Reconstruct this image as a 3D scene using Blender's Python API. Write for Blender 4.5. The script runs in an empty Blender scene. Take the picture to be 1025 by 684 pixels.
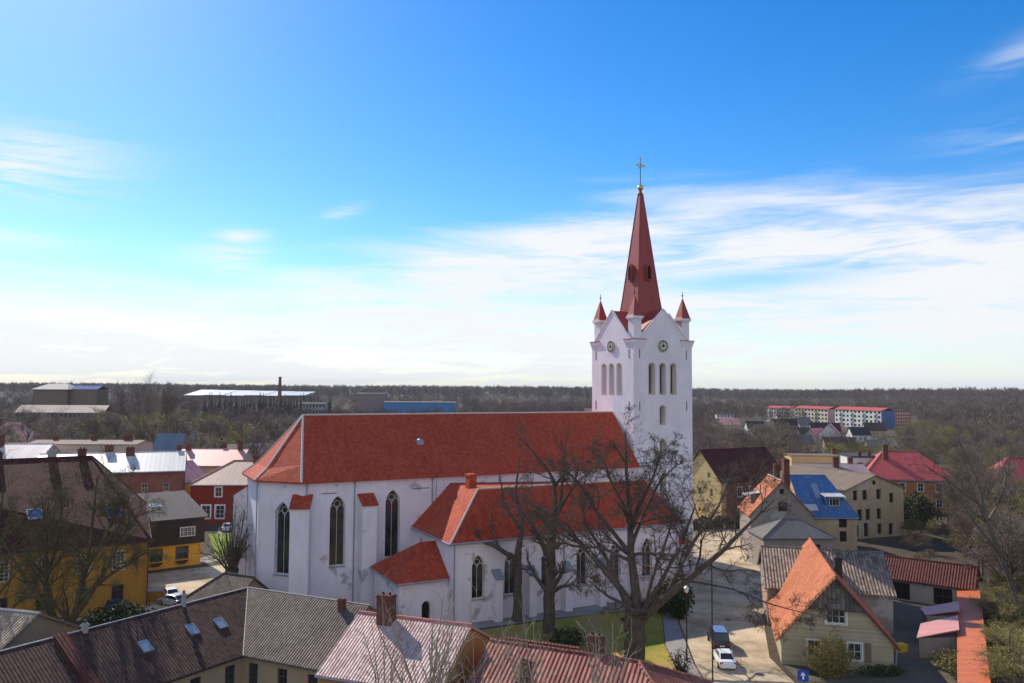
import bpy, math, random
import numpy as np
from mathutils import Vector

# ------------------------------------------------------------------ camera, sky, sun, exposure
S = bpy.context.scene
COL = S.collection
R = math.radians
CAM_H = 28.0
cd = bpy.data.cameras.new('camera'); cam = bpy.data.objects.new('camera', cd); COL.objects.link(cam)
cd.sensor_fit = 'HORIZONTAL'; cd.sensor_width = 36.0; cd.lens = 790.0 / 1025.0 * 36.0
cd.clip_start = 0.5; cd.clip_end = 12000
cam.location = (0, 0, CAM_H)
from mathutils import Matrix
cam.rotation_euler = (Matrix.Rotation(R(90 + 3.4), 4, 'X') @ Matrix.Rotation(R(0.35), 4, 'Z')).to_euler()
S.camera = cam

SUN_H = Vector((-0.60, 0.80)).normalized(); SUN_EL = R(36.5)
SUN_DIR = Vector((SUN_H.x * math.cos(SUN_EL), SUN_H.y * math.cos(SUN_EL), math.sin(SUN_EL)))
SUN_AZ = math.atan2(SUN_H.x, SUN_H.y)
sl = bpy.data.lights.new('sun', 'SUN'); sun = bpy.data.objects.new('sun', sl); COL.objects.link(sun)
sl.energy = 5.0; sl.angle = R(0.5); sl.color = (1.0, 0.90, 0.77)
sun.rotation_euler = (-SUN_DIR).to_track_quat('-Z', 'Y').to_euler(); sun.location = (0, 0, 300)

def sky_world():
    w = bpy.data.worlds.new('World'); S.world = w; w.use_nodes = True
    nt = w.node_tree; N = nt.nodes; L = nt.links; N.clear()
    def n(t, **k):
        x = N.new(t)
        for a, b in k.items(): setattr(x, a, b)
        return x
    def math_(op, a, b=None, clamp=False):
        x = n('ShaderNodeMath', operation=op); x.use_clamp = clamp
        for i, v in enumerate((a, b)):
            if v is None: continue
            if isinstance(v, (int, float)): x.inputs[i].default_value = v
            else: L.new(v, x.inputs[i])
        return x.outputs[0]
    def sm(v, a, b):
        x = n('ShaderNodeMapRange', interpolation_type='SMOOTHSTEP')
        L.new(v, x.inputs[0]); x.inputs[1].default_value = a; x.inputs[2].default_value = b
        return x.outputs[0]
    out = n('ShaderNodeOutputWorld'); bg = n('ShaderNodeBackground'); L.new(bg.outputs[0], out.inputs[0])
    sky = n('ShaderNodeTexSky', sky_type='NISHITA'); sky.sun_disc = False
    sky.sun_elevation = SUN_EL; sky.sun_rotation = SUN_AZ
    sky.air_density = 1.0; sky.dust_density = 0.25; sky.ozone_density = 3.0; sky.altitude = 100
    hs = n('ShaderNodeHueSaturation'); hs.inputs['Saturation'].default_value = SKY_SAT; hs.inputs['Value'].default_value = 1.0
    hs.inputs['Hue'].default_value = SKY_HUE
    L.new(sky.outputs[0], hs.inputs['Color'])
    tint = n('ShaderNodeMix', data_type='RGBA', blend_type='MULTIPLY'); tint.inputs[0].default_value = 1.0
    L.new(hs.outputs[0], tint.inputs[6]); tint.inputs[7].default_value = SKY_TINT
    tc = n('ShaderNodeTexCoord'); nv = n('ShaderNodeVectorMath', operation='NORMALIZE'); L.new(tc.outputs['Generated'], nv.inputs[0])
    sp = n('ShaderNodeSeparateXYZ'); L.new(nv.outputs[0], sp.inputs[0])
    x, y, z = sp.outputs
    el = math_('MULTIPLY', math_('ARCSINE', z), 57.2958)
    az = math_('MULTIPLY', math_('ARCTAN2', x, y), 57.2958)
    # streaky cirrus: noise over azimuth / elevation, warped, long and thin
    cb = n('ShaderNodeCombineXYZ'); L.new(math_('MULTIPLY', az, 0.045), cb.inputs[0])
    L.new(math_('ADD', math_('MULTIPLY', el, 0.42), math_('MULTIPLY', az, 0.012)), cb.inputs[1])
    def noise(vec, scale, det, rough, dist=0.0):
        t = n('ShaderNodeTexNoise'); L.new(vec, t.inputs['Vector'])
        t.inputs['Scale'].default_value = scale; t.inputs['Detail'].default_value = det
        t.inputs['Roughness'].default_value = rough; t.inputs['Distortion'].default_value = dist
        return t.outputs[0]
    n1 = noise(cb.outputs[0], 1.0, 8, 0.55, 0.6)
    cb2 = n('ShaderNodeCombineXYZ'); L.new(math_('MULTIPLY', az, 0.16), cb2.inputs[0])
    L.new(math_('ADD', math_('MULTIPLY', el, 1.1), math_('MULTIPLY', az, -0.06)), cb2.inputs[1]); cb2.inputs[2].default_value = 4.2
    n2 = noise(cb2.outputs[0], 1.0, 7, 0.62, 1.2)
    # the cloud deck: its upper edge climbs from left to right
    top = math_('ADD', math_('MULTIPLY', sm(az, -26, 8), 7.5), 7.0)
    wob = math_('MULTIPLY', math_('SUBTRACT', n1, 0.5), 9.0)
    edge = math_('ADD', math_('SUBTRACT', top, el), wob)
    deck = sm(edge, -0.8, 4.5)
    tex = math_('ADD', math_('MULTIPLY', n1, 0.75), math_('MULTIPLY', n2, 0.45))
    streak = sm(tex, 0.36, 0.68)
    dens = math_('MULTIPLY', deck, math_('ADD', 0.2, math_('MULTIPLY', streak, 0.80)))
    def blob(a0, e0, sa, se, amp, slope=0.0):
        da = math_('DIVIDE', math_('SUBTRACT', az, a0), sa)
        de = math_('DIVIDE', math_('SUBTRACT', math_('SUBTRACT', el, e0), math_('MULTIPLY', math_('SUBTRACT', az, a0), slope)), se)
        r2 = math_('ADD', math_('MULTIPLY', da, da), math_('MULTIPLY', de, de))
        g = math_('POWER', 2.718, math_('MULTIPLY', r2, -1.0))
        return math_('MULTIPLY', math_('MULTIPLY', g, sm(tex, 0.46, 0.72)), amp)
    gap = math_('MULTIPLY', math_('POWER', 2.718, math_('MULTIPLY', math_('ADD',
            math_('POWER', math_('DIVIDE', math_('SUBTRACT', az, 17.0), 7.0), 2.0),
            math_('POWER', math_('DIVIDE', math_('SUBTRACT', math_('SUBTRACT', el, 7.6), math_('MULTIPLY', math_('SUBTRACT', az, 17), 0.03)), 0.8), 2.0)), -1.0)), 0.8)
    gap2 = math_('MULTIPLY', math_('POWER', 2.718, math_('MULTIPLY', math_('ADD',
            math_('POWER', math_('DIVIDE', math_('SUBTRACT', az, 3.0), 4.5), 2.0),
            math_('POWER', math_('DIVIDE', math_('SUBTRACT', el, 6.4), 0.6), 2.0)), -1.0)), 0.5)
    dens = math_('MULTIPLY', dens, math_('SUBTRACT', 1.0, math_('MAXIMUM', gap, gap2)))
    for b in ((-33, 13.2, 5.5, 2.3, 0.9, 0.15), (-20, 8.8, 2.6, 0.8, 1.0, 0.05), (-19.3, 10.3, 1.6, 0.5, 0.9, 0.05),
              (-12.5, 12.2, 1.5, 0.5, 0.5, 0.3), (34, 20.3, 3.4, 0.9, 0.4, 0.3), (36, 15.5, 6.0, 2.2, 0.4, 0.1), (-33, 9.0, 3.5, 0.7, 0.5, 0)):
        dens = math_('MAXIMUM', dens, blob(*b))
    hz = math_('MULTIPLY', sm(el, 9.0, -0.5), math_('SUBTRACT', 0.55, math_('MULTIPLY', sm(az, 5, 30), 0.25)))
    dens = math_('MAXIMUM', dens, hz)
    # unseen broken cloud added behind the viewer as neutral fill for the shade
    fill_cloud = sm(y, -0.05, -0.55)
    dens = math_('MAXIMUM', dens, math_('MULTIPLY', fill_cloud, math_('ADD', 0.30, math_('MULTIPLY', sm(n2, 0.35, 0.6), 0.4))))
    dens = math_('MINIMUM', dens, 0.96)
    mx = n('ShaderNodeMix', data_type='RGBA'); L.new(dens, mx.inputs[0])
    L.new(tint.outputs[2], mx.inputs[6]); mx.inputs[7].default_value = CLOUD
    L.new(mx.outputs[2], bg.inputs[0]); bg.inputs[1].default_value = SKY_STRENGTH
SKY_SAT = 1.42; SKY_HUE = 0.505; SKY_STRENGTH = 0.132; CLOUD = (6.5, 6.6, 6.7, 1); SKY_TINT = (1.0, 1.10, 1.14, 1)
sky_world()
S.view_settings.view_transform = 'Standard'; S.view_settings.look = 'None'
S.view_settings.exposure = 0.15; S.view_settings.gamma = 1.0; S.view_settings.use_curve_mapping = False
S.render.engine = 'CYCLES'
S.cycles.max_bounces = 5; S.cycles.diffuse_bounces = 3; S.cycles.glossy_bounces = 2; S.cycles.transparent_max_bounces = 4

rng = np.random.default_rng(11); random.seed(11)

# ------------------------------------------------------------------ materials
MATS = {}
class NT:
    def __init__(self, name, rough=0.85, spec=0.3, metallic=0.0):
        self.m = bpy.data.materials.new(name); self.m.use_nodes = True
        self.t = self.m.node_tree; self.b = self.t.nodes['Principled BSDF']
        self.b.inputs['Roughness'].default_value = rough; self.b.inputs['Specular IOR Level'].default_value = spec
        self.b.inputs['Metallic'].default_value = metallic
        MATS[name] = self.m
    def n(self, t, **k):
        x = self.t.nodes.new(t)
        for a, b in k.items(): setattr(x, a, b)
        return x
    def l(self, a, b): self.t.links.new(a, b)
    def math(self, op, a, b=None, clamp=False):
        x = self.n('ShaderNodeMath', operation=op); x.use_clamp = clamp
        for i, v in enumerate((a, b)):
            if v is None: continue
            if isinstance(v, (int, float)): x.inputs[i].default_value = v
            else: self.l(v, x.inputs[i])
        return x.outputs[0]
    def obj(self): return self.n('ShaderNodeTexCoord').outputs['Object']
    def uv(self):
        s = self.n('ShaderNodeSeparateXYZ'); self.l(self.n('ShaderNodeTexCoord').outputs['UV'], s.inputs[0]); return s.outputs[0], s.outputs[1]
    def noise(self, vec, scale, det=4, rough=0.6):
        x = self.n('ShaderNodeTexNoise'); self.l(vec, x.inputs['Vector']); x.inputs['Scale'].default_value = scale
        x.inputs['Detail'].default_value = det; x.inputs['Roughness'].default_value = rough; return x.outputs[0]
    def ramp(self, fac, stops):
        x = self.n('ShaderNodeValToRGB'); self.l(fac, x.inputs[0]); e = x.color_ramp.elements
        while len(e) < len(stops): e.new(0.5)
        for i, (p, c) in enumerate(stops): e[i].position = p; e[i].color = (*c, 1)
        return x.outputs[0]
    def mix(self, fac, a, b, mode='MIX'):
        x = self.n('ShaderNodeMix', data_type='RGBA', blend_type=mode)
        for i, v in ((0, fac), (6, a), (7, b)):
            if isinstance(v, (int, float)): x.inputs[i].default_value = v
            elif isinstance(v, tuple): x.inputs[i].default_value = (*v, 1)
            else: self.l(v, x.inputs[i])
        return x.outputs[2]
    def color(self, c):
        if isinstance(c, tuple): self.b.inputs['Base Color'].default_value = (*c, 1)
        else: self.l(c, self.b.inputs['Base Color'])
    def bump(self, h, dist=0.05, strength=1.0):
        x = self.n('ShaderNodeBump'); x.inputs['Distance'].default_value = dist; x.inputs['Strength'].default_value = strength
        self.l(h, x.inputs['Height']); self.l(x.outputs[0], self.b.inputs['Normal'])

def sc(c, k): return tuple(min(1.0, v * k) for v in c)

def m_plain(name, c, rough=0.7, spec=0.3, metallic=0.0, var=0.12, scale=2.0):
    t = NT(name, rough, spec, metallic); o = t.obj()
    t.color(t.ramp(t.noise(o, scale, 4), [(0.3, sc(c, 1 - var)), (0.7, sc(c, 1 + var))])); return t.m

def m_plaster(name, c, stain=0.25, dirt=(0.22, 0.2, 0.17), patch=None):
    t = NT(name, 0.92, 0.1); o = t.obj(); u, v = t.uv()
    base = t.ramp(t.noise(o, 0.35, 6), [(0.3, sc(c, 0.9)), (0.72, sc(c, 1.06))])
    mp = t.n('ShaderNodeMapping'); t.l(o, mp.inputs[0]); mp.inputs['Scale'].default_value = (1.4, 1.4, 0.16)
    st = t.ramp(t.noise(mp.outputs[0], 1.0, 6, 0.7), [(0.5, (0, 0, 0)), (0.8, (1, 1, 1))])
    c1 = t.mix(t.math('MULTIPLY', st, stain), base, dirt)
    if patch:
        p = t.ramp(t.noise(o, 0.28, 7, 0.6), [(0.585, (0, 0, 0)), (0.625, (1, 1, 1))])
        c1 = t.mix(t.math('MULTIPLY', p, 0.8), c1, patch)
    t.color(c1); t.bump(t.noise(o, 9, 4), 0.012); return t.m

def m_tile(name, c, c2, period=0.24, course=0.36, dist=0.07, moss=None, rough=0.8, spec=0.25, per_tile=0.35):
    t = NT(name, rough, spec); o = t.obj(); u, v = t.uv()
    us = t.math('DIVIDE', u, period); vs = t.math('DIVIDE', v, course)
    wave = t.math('ABSOLUTE', t.math('SINE', t.math('MULTIPLY', us, math.pi)))
    saw = t.math('SUBTRACT', 1.0, t.math('FRACT', vs))
    h = t.math('ADD', wave, t.math('MULTIPLY', saw, 0.55))
    cb = t.n('ShaderNodeCombineXYZ'); t.l(t.math('FLOOR', us), cb.inputs[0]); t.l(t.math('FLOOR', vs), cb.inputs[1])
    wn = t.n('ShaderNodeTexWhiteNoise', noise_dimensions='2D'); t.l(cb.outputs[0], wn.inputs['Vector'])
    big = t.noise(o, 0.22, 6, 0.65)
    f = t.math('ADD', t.math('MULTIPLY', wn.outputs[0], per_tile), t.math('MULTIPLY', big, 1.0 - per_tile * 0.5))
    col = t.ramp(f, [(0.3, c), (0.8, c2)])
    if moss:
        mm = t.ramp(t.noise(o, 0.5, 7, 0.7), [(0.55, (0, 0, 0)), (0.72, (1, 1, 1))])
        col = t.mix(t.math('MULTIPLY', mm, 0.6), col, moss)
    # the joint between tile columns holds dirt
    jt = t.ramp(wave, [(0.0, (1, 1, 1)), (0.28, (0, 0, 0))])
    col = t.mix(t.math('MULTIPLY', jt, 0.55), col, sc(c, 0.35))
    t.color(col); t.bump(h, dist); return t.m

def m_seam(name, c, period=0.6, rough=0.6, spec=0.35, rust=None, metallic=0.0):
    t = NT(name, rough, spec, metallic); o = t.obj(); u, v = t.uv()
    us = t.math('DIVIDE', u, period)
    fr = t.math('ABSOLUTE', t.math('SUBTRACT', t.math('FRACT', us), 0.5))
    seam = t.math('GREATER_THAN', fr, 0.44)
    wn = t.n('ShaderNodeTexWhiteNoise', noise_dimensions='1D'); t.l(t.math('FLOOR', us), wn.inputs['W'])
    f = t.math('ADD', t.math('MULTIPLY', wn.outputs[0], 0.35), t.math('MULTIPLY', t.noise(o, 0.4, 5), 0.75))
    col = t.ramp(f, [(0.25, sc(c, 0.86)), (0.8, sc(c, 1.1))])
    if rust:
        rr = t.ramp(t.noise(o, 0.6, 7, 0.7), [(0.52, (0, 0, 0)), (0.7, (1, 1, 1))]); col = t.mix(t.math('MULTIPLY', rr, 0.6), col, rust)
    t.color(col); t.bump(seam, 0.05); return t.m

def m_brick(name, c, c2, mortar=(0.4, 0.37, 0.33), bw=0.26, bh=0.09):
    t = NT(name, 0.9, 0.15); o = t.obj()
    b = t.n('ShaderNodeTexBrick'); t.l(t.n('ShaderNodeTexCoord').outputs['UV'], b.inputs['Vector'])
    b.inputs['Color1'].default_value = (*c, 1); b.inputs['Color2'].default_value = (*c2, 1); b.inputs['Mortar'].default_value = (*mortar, 1)
    b.inputs['Scale'].default_value = 1.0; b.inputs['Brick Width'].default_value = bw; b.inputs['Row Height'].default_value = bh; b.inputs['Mortar Size'].default_value = 0.012
    d = t.ramp(t.noise(o, 0.5, 6), [(0.35, (0.7, 0.7, 0.7)), (0.7, (1.1, 1.1, 1.1))])
    t.color(t.mix(1.0, b.outputs[0], d, 'MULTIPLY')); t.bump(b.outputs[1], 0.01); return t.m

def m_boards(name, c, period=0.18, horizontal=True):
    t = NT(name, 0.8, 0.2); o = t.obj(); u, v = t.uv(); a = v if horizontal else u
    s = t.math('DIVIDE', a, period); fr = t.math('FRACT', s)
    wn = t.n('ShaderNodeTexWhiteNoise', noise_dimensions='1D'); t.l(t.math('FLOOR', s), wn.inputs['W'])
    f = t.math('ADD', t.math('MULTIPLY', wn.outputs[0], 0.4), t.math('MULTIPLY', t.noise(o, 0.8, 5), 0.6))
    col = t.ramp(f, [(0.25, sc(c, 0.84)), (0.8, sc(c, 1.12))])
    col = t.mix(t.math('LESS_THAN', fr, 0.09), col, sc(c, 0.4))
    t.color(col); t.bump(fr, 0.03); return t.m

def m_ground(name, stops, scale=0.15, fine=3.0, bump=0.03, fineamt=0.35):
    t = NT(name, 0.95, 0.1); o = t.obj()
    f = t.math('ADD', t.math('MULTIPLY', t.noise(o, scale, 8, 0.65), 1 - fineamt), t.math('MULTIPLY', t.noise(o, fine, 6, 0.7), fineamt))
    t.color(t.ramp(f, stops)); t.bump(t.noise(o, fine, 6), bump); return t.m

def m_bark(name, c, c2):
    t = NT(name, 0.95, 0.1); o = t.obj()
    mp = t.n('ShaderNodeMapping'); t.l(o, mp.inputs[0]); mp.inputs['Scale'].default_value = (5, 5, 1.2)
    f = t.noise(mp.outputs[0], 1.0, 6, 0.7); t.color(t.ramp(f, [(0.35, c), (0.7, c2)])); t.bump(f, 0.06); return t.m

def m_leaf(name, c, c2):
    t = NT(name, 0.7, 0.2); o = t.obj()
    oi = t.n('ShaderNodeObjectInfo').outputs['Random']
    f = t.math('ADD', t.math('MULTIPLY', t.noise(o, 1.3, 5), 0.7), t.math('MULTIPLY', oi, 0.3))
    t.color(t.ramp(f, [(0.3, c), (0.7, c2)])); return t.m

WHITE = m_plaster('church_plaster', (0.84, 0.78, 0.82), 0.26, (0.5, 0.44, 0.44))
WHITEP = m_plaster('church_plaster_worn', (0.84, 0.78, 0.82), 0.3, (0.5, 0.44, 0.44), patch=(0.42, 0.37, 0.36))
TOWERW = m_plaster('tower_plaster', (0.86, 0.80, 0.84), 0.12, (0.55, 0.5, 0.5))
CTILE = m_tile('church_tile', (0.35, 0.036, 0.016), (0.49, 0.082, 0.032), 0.34, 0.42, 0.04, per_tile=0.45)
SPIRE = m_seam('spire_copper_red', (0.34, 0.055, 0.045), 0.55, 0.5, 0.35)
GREYMETAL = m_plain('grey_zinc', (0.30, 0.33, 0.38), 0.45, 0.5, 0.3)
MORTAR = m_plain('ridge_mortar', (0.62, 0.55, 0.5), 0.9, 0.1)
GOLD = m_plain('gold_leaf', (0.85, 0.55, 0.16), 0.25, 0.5, 0.9)
DARK = m_plain('dark_opening', (0.018, 0.017, 0.017), 0.9, 0.1)
IRON = m_plain('dark_iron', (0.03, 0.03, 0.032), 0.6, 0.4)
SURR = m_plaster('stone_surround', (0.56, 0.48, 0.35), 0.2)
CLOCKF = m_plain('clock_cream', (0.62, 0.60, 0.46), 0.6)
CREAMF = m_plain('cream_frame', (0.62, 0.58, 0.5), 0.6)
WFRAME = m_plain('white_frame', (0.78, 0.77, 0.74), 0.55)
BROWNF = m_plain('brown_frame', (0.10, 0.07, 0.05), 0.6)
GLASS = NT('window_glass', 0.08, 0.6); GLASS.color(GLASS.ramp(GLASS.noise(GLASS.obj(), 0.7, 3), [(0.35, (0.012, 0.014, 0.017)), (0.7, (0.05, 0.055, 0.06))])); GLASS = GLASS.m
SKYGL = m_plain('roof_window_glass', (0.27, 0.33, 0.40), 0.12, 0.8)
SKYBL = m_plain('roof_window_blue', (0.05, 0.13, 0.42), 0.15, 0.8)
DTILE = m_tile('dark_brown_tile', (0.034, 0.017, 0.013), (0.095, 0.044, 0.032), 0.28, 0.38, 0.06, moss=(0.10, 0.07, 0.05), per_tile=0.6)
DTILE2 = m_tile('grey_brown_tile', (0.075, 0.056, 0.046), (0.18, 0.14, 0.115), 0.29, 0.4, 0.09, moss=(0.09, 0.085, 0.06))
PINKT = m_tile('pale_pink_tile', (0.42, 0.24, 0.21), (0.72, 0.55, 0.50), 0.29, 0.42, 0.085)
REDCORR = m_tile('red_ribbed_tile', (0.18, 0.05, 0.04), (0.42, 0.18, 0.135), 0.38, 1.4, 0.14, moss=(0.30, 0.2, 0.15))
MAROON = m_tile('maroon_tile', (0.045, 0.010, 0.008), (0.095, 0.022, 0.018), 0.28, 0.4, 0.03)
ORANGE = m_tile('orange_clay_tile', (0.34, 0.09, 0.036), (0.58, 0.20, 0.09), 0.26, 0.36, 0.05, moss=(0.20, 0.11, 0.07))
ORANGE2 = m_seam('orange_sheet', (0.56, 0.145, 0.045), 0.8, 0.5, 0.4, rust=(0.34, 0.10, 0.05))
STRIPET = m_tile('weathered_striped_tile', (0.12, 0.085, 0.065), (0.42, 0.31, 0.23), 0.36, 0.5, 0.12, moss=(0.2, 0.13, 0.1))
SKIRTT = m_tile('black_gable_tile', (0.05, 0.047, 0.04), (0.22, 0.20, 0.17), 0.42, 0.5, 0.12)
SHEDT = m_tile('old_red_tile', (0.075, 0.02, 0.016), (0.15, 0.04, 0.03), 0.34, 0.4, 0.08)  # darkened: the shadow over the long shed is put into this colour
WMETAL = m_seam('white_sheet_roof', (0.56, 0.56, 0.54), 0.9, 0.4, 0.5)
PMETAL = m_seam('pink_sheet_roof', (0.62, 0.28, 0.25), 0.7, 0.5, 0.4, rust=(0.5, 0.36, 0.28))
TANMETAL = m_seam('faded_tan_roof', (0.42, 0.27, 0.21), 0.9, 0.55, 0.4, rust=(0.3, 0.12, 0.09))
DULLRED = m_seam('dull_red_sheet', (0.36, 0.06, 0.06), 0.6, 0.6, 0.3, rust=(.3, .12, .1))
REDMETAL = m_seam('bright_red_sheet', (0.50, 0.085, 0.075), 0.6, 0.45, 0.4, rust=(0.42, 0.13, 0.11))
BLUEMETAL = m_seam('blue_sheet_roof', (0.05, 0.14, 0.34), 0.7, 0.45, 0.5, rust=(0.22, 0.29, 0.40))
GREYROOF = m_seam('grey_felt_roof', (0.17, 0.155, 0.15), 1.0, 0.8, 0.2)
BROWNROOF = m_seam('brown_eternit_roof', (0.20, 0.15, 0.11), 1.1, 0.8, 0.2, rust=(0.28, 0.23, 0.18))
DFELT = m_seam('dark_felt_roof', (0.075, 0.07, 0.068), 1.0, 0.85, 0.2)
MAUVEROOF = m_seam('mauve_felt_roof', (0.26, 0.2, 0.21), 1.1, 0.8, 0.2)
DBOARD = m_boards('dark_brown_boards', (0.055, 0.035, 0.03), 0.2, False)
OCHRE = m_plaster('ochre_plaster', (0.44, 0.225, 0.042), 0.4, (0.2, 0.11, 0.03))
YELLOW = m_plaster('bright_yellow_plaster', (0.66, 0.33, 0.04), 0.15)
PALEY = m_plaster('pale_yellow_plaster', (0.62, 0.47, 0.22), 0.35, (0.3, 0.22, 0.12))
TANW = m_plaster('tan_plaster', (0.40, 0.30, 0.19), 0.35)
ORANGEW = m_plaster('orange_tan_plaster', (0.46, 0.22, 0.09), 0.35, (0.2, 0.09, 0.04))
BEIGEW = m_plaster('beige_plaster', (0.45, 0.38, 0.30), 0.3)
GREYW = m_plaster('grey_render', (0.31, 0.265, 0.23), 0.4, (0.12, 0.1, 0.1), patch=(0.42, 0.4, 0.38))
OLDW = m_plaster('old_tan_render', (0.50, 0.37, 0.23), 0.4, (0.2, 0.16, 0.13), patch=(0.5, 0.43, 0.35))
CREAMB = m_boards('cream_boards', (0.50, 0.44, 0.30), 0.2, True)
REDB = m_boards('red_boards', (0.28, 0.035, 0.025), 0.2, True)
REDBRICK = m_brick('red_brick', (0.34, 0.09, 0.06), (0.26, 0.07, 0.05), (0.3, 0.2, 0.17))
ORBRICK = m_brick('orange_brick', (0.66, 0.23, 0.08), (0.55, 0.18, 0.06), (0.5, .33, .22))
CHIMB = m_brick('chimney_brick', (0.20, 0.055, 0.04), (0.12, 0.04, 0.03), (.2, .13, .1))
WALLST = m_brick('garden_wall_brick', (0.30, 0.15, 0.10), (0.24, 0.12, 0.08))
CONC = m_plaster('concrete', (0.40, 0.38, 0.36), 0.3)
PANELW = m_plaster('panel_white', (0.66, 0.64, 0.60), 0.2)
PANELO = m_plaster('panel_salmon', (0.62, 0.33, 0.22), 0.15)
BLUEW = m_plaster('blue_gable', (0.10, 0.14, 0.34), 0.2)
BARK = m_bark('oak_bark', (0.06, 0.048, 0.039), (0.18, 0.146, 0.118))
TWIG = m_bark('oak_twig', (0.085, 0.068, 0.055), (0.18, 0.145, 0.115))
PALEBARK = m_bark('pale_bark', (0.30, 0.255, 0.19), (0.52, 0.45, 0.34))
MOSSBARK = m_bark('mossy_bark', (0.075, 0.064, 0.036), (0.17, 0.14, 0.075))
BUD = m_leaf('spring_buds', (0.13, 0.12, 0.03), (0.24, 0.21, 0.06))
IVY = m_leaf('ivy_leaves', (0.02, 0.035, 0.012), (0.06, 0.085, 0.025))
REDL = m_leaf('red_hedge_leaves', (0.07, 0.025, 0.02), (0.15, 0.05, 0.035))
FORS = m_leaf('yellow_shrub', (0.20, 0.15, 0.045), (0.36, 0.27, 0.09))
BTWIG = [m_leaf('far_twig_grey', (0.13, 0.10, 0.088), (0.23, 0.18, 0.155)),
         m_leaf('far_twig_brown', (0.15, 0.105, 0.075), (0.26, 0.19, 0.135)),
         m_leaf('far_twig_olive', (0.20, 0.165, 0.065), (0.36, 0.30, 0.12)),
         m_leaf('far_twig_green', (0.16, 0.17, 0.04), (0.28, 0.28, 0.08))]
SPRUCE = m_leaf('spruce_needles', (0.012, 0.02, 0.014), (0.03, 0.045, 0.026))
FOREST = m_leaf('distant_forest', (0.09, 0.063, 0.048), (0.165, 0.118, 0.088))
PINEF = m_leaf('distant_pines', (0.02, 0.028, 0.024), (0.045, 0.055, 0.045))
EARTH = m_ground('earth', [(0.3, (0.055, 0.044, 0.035)), (0.52, (0.095, 0.078, 0.055)), (0.64, (0.12, 0.105, 0.06)), (0.8, (0.15, 0.14, 0.07))], 0.03, 1.5)
SAND = m_ground('sandy_gravel', [(0.40, (0.30, 0.225, 0.14)), (0.5, (0.50, 0.395, 0.26)), (0.6, (0.64, 0.52, 0.36))], 0.2, 4.0, 0.02)
PAVE = m_ground('grey_paving', [(0.3, (0.24, 0.22, 0.21)), (0.7, (0.36, 0.33, 0.31))], 0.2, 3.0, 0.02)
LAWN = m_ground('spring_lawn', [(0.40, (0.36, 0.24, 0.11)), (0.47, (0.40, 0.29, 0.08)), (0.53, (0.27, 0.26, 0.04)), (0.62, (0.18, 0.23, 0.035))], 0.16, 3.5, 0.06)
LAWN2 = m_ground('green_lawn', [(0.3, (0.16, 0.22, 0.03)), (0.7, (0.22, 0.30, 0.04))], 0.3, 4.0, 0.05)
YARD = m_ground('dark_yard', [(0.3, (0.09, 0.085, 0.06)), (0.7, (0.17, 0.15, 0.11))], 0.2, 3.0, 0.03)
ASPH = m_ground('asphalt', [(0.3, (0.11, 0.105, 0.10)), (0.7, (0.2, 0.19, 0.18))], 0.2, 5.0, 0.01)
WPAINT = m_plain('white_car_paint', (0.80, 0.80, 0.80), 0.25, 0.6, 0, 0.03)
DPAINT = m_plain('dark_car_paint', (0.02, 0.024, 0.03), 0.22, 0.6, 0, 0.05)
BPAINT = m_plain('blue_car_paint', (0.03, 0.06, 0.2), 0.25, 0.6, 0, 0.05)
GPAINT = m_plain('silver_car_paint', (0.45, 0.46, 0.47), 0.3, 0.6, 0.2, 0.05)
TYRE = m_plain('tyre_rubber', (0.02, 0.02, 0.02), 0.8)
RIM = m_plain('rim_alloy', (0.5, 0.5, 0.5), 0.35, 0.5, 0.8)
REDLAMP = m_plain('tail_lamp_red', (0.4, 0.02, 0.02), 0.25, 0.5)
SIGNB = m_plain('sign_blue', (0.02, 0.08, 0.42), 0.4, 0.4, 0, 0.03)
SIGNW = m_plain('sign_white', (0.85, 0.85, 0.85), 0.4, 0.4, 0, 0.02)
BLUET = m_plain('blue_tarpaulin', (0.05, 0.12, 0.35), 0.5, 0.4)
YELLOWP = m_plain('yellow_panel', (0.6, 0.45, 0.02), 0.6)
LILAC = m_plain('lilac_white_panel', (0.72, 0.70, 0.80), 0.6)
FLOWERB = m_plain('flower_box', (0.05, 0.03, 0.025), 0.8)

# ------------------------------------------------------------------ mesh helpers
ORIG = {}
def V3(p): return np.asarray(p, float)

def link(name, me, parent, mat=None):
    o = bpy.data.objects.new(name, me); COL.objects.link(o)
    if mat: me.materials.append(mat)
    if parent is not None:
        o.parent = parent; ORIG[o.name] = ORIG[parent.name]
    return o

def face_uv(me):
    nl = len(me.loops)
    if nl == 0: return
    npol = len(me.polygons)
    co = np.empty(len(me.vertices) * 3); me.vertices.foreach_get('co', co); co = co.reshape(-1, 3)
    nor = np.empty(npol * 3); me.polygons.foreach_get('normal', nor); nor = nor.reshape(-1, 3)
    tot = np.empty(npol, int); me.polygons.foreach_get('loop_total', tot)
    vi = np.empty(nl, int); me.loops.foreach_get('vertex_index', vi)
    nn = np.repeat(nor, tot, axis=0); p = co[vi]
    ux = np.stack([-nn[:, 1], nn[:, 0], np.zeros(nl)], 1); ln = np.linalg.norm(ux, axis=1)
    flat = ln < 0.02; ux[flat] = (1, 0, 0); ln[flat] = 1; ux /= ln[:, None]
    vx = np.cross(nn, ux)
    uv = np.stack([(p * ux).sum(1), (p * vx).sum(1)], 1)
    lay = me.uv_layers.new(name='UVMap') if not me.uv_layers else me.uv_layers[0]
    lay.data.foreach_set('uv', uv.ravel())

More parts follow.
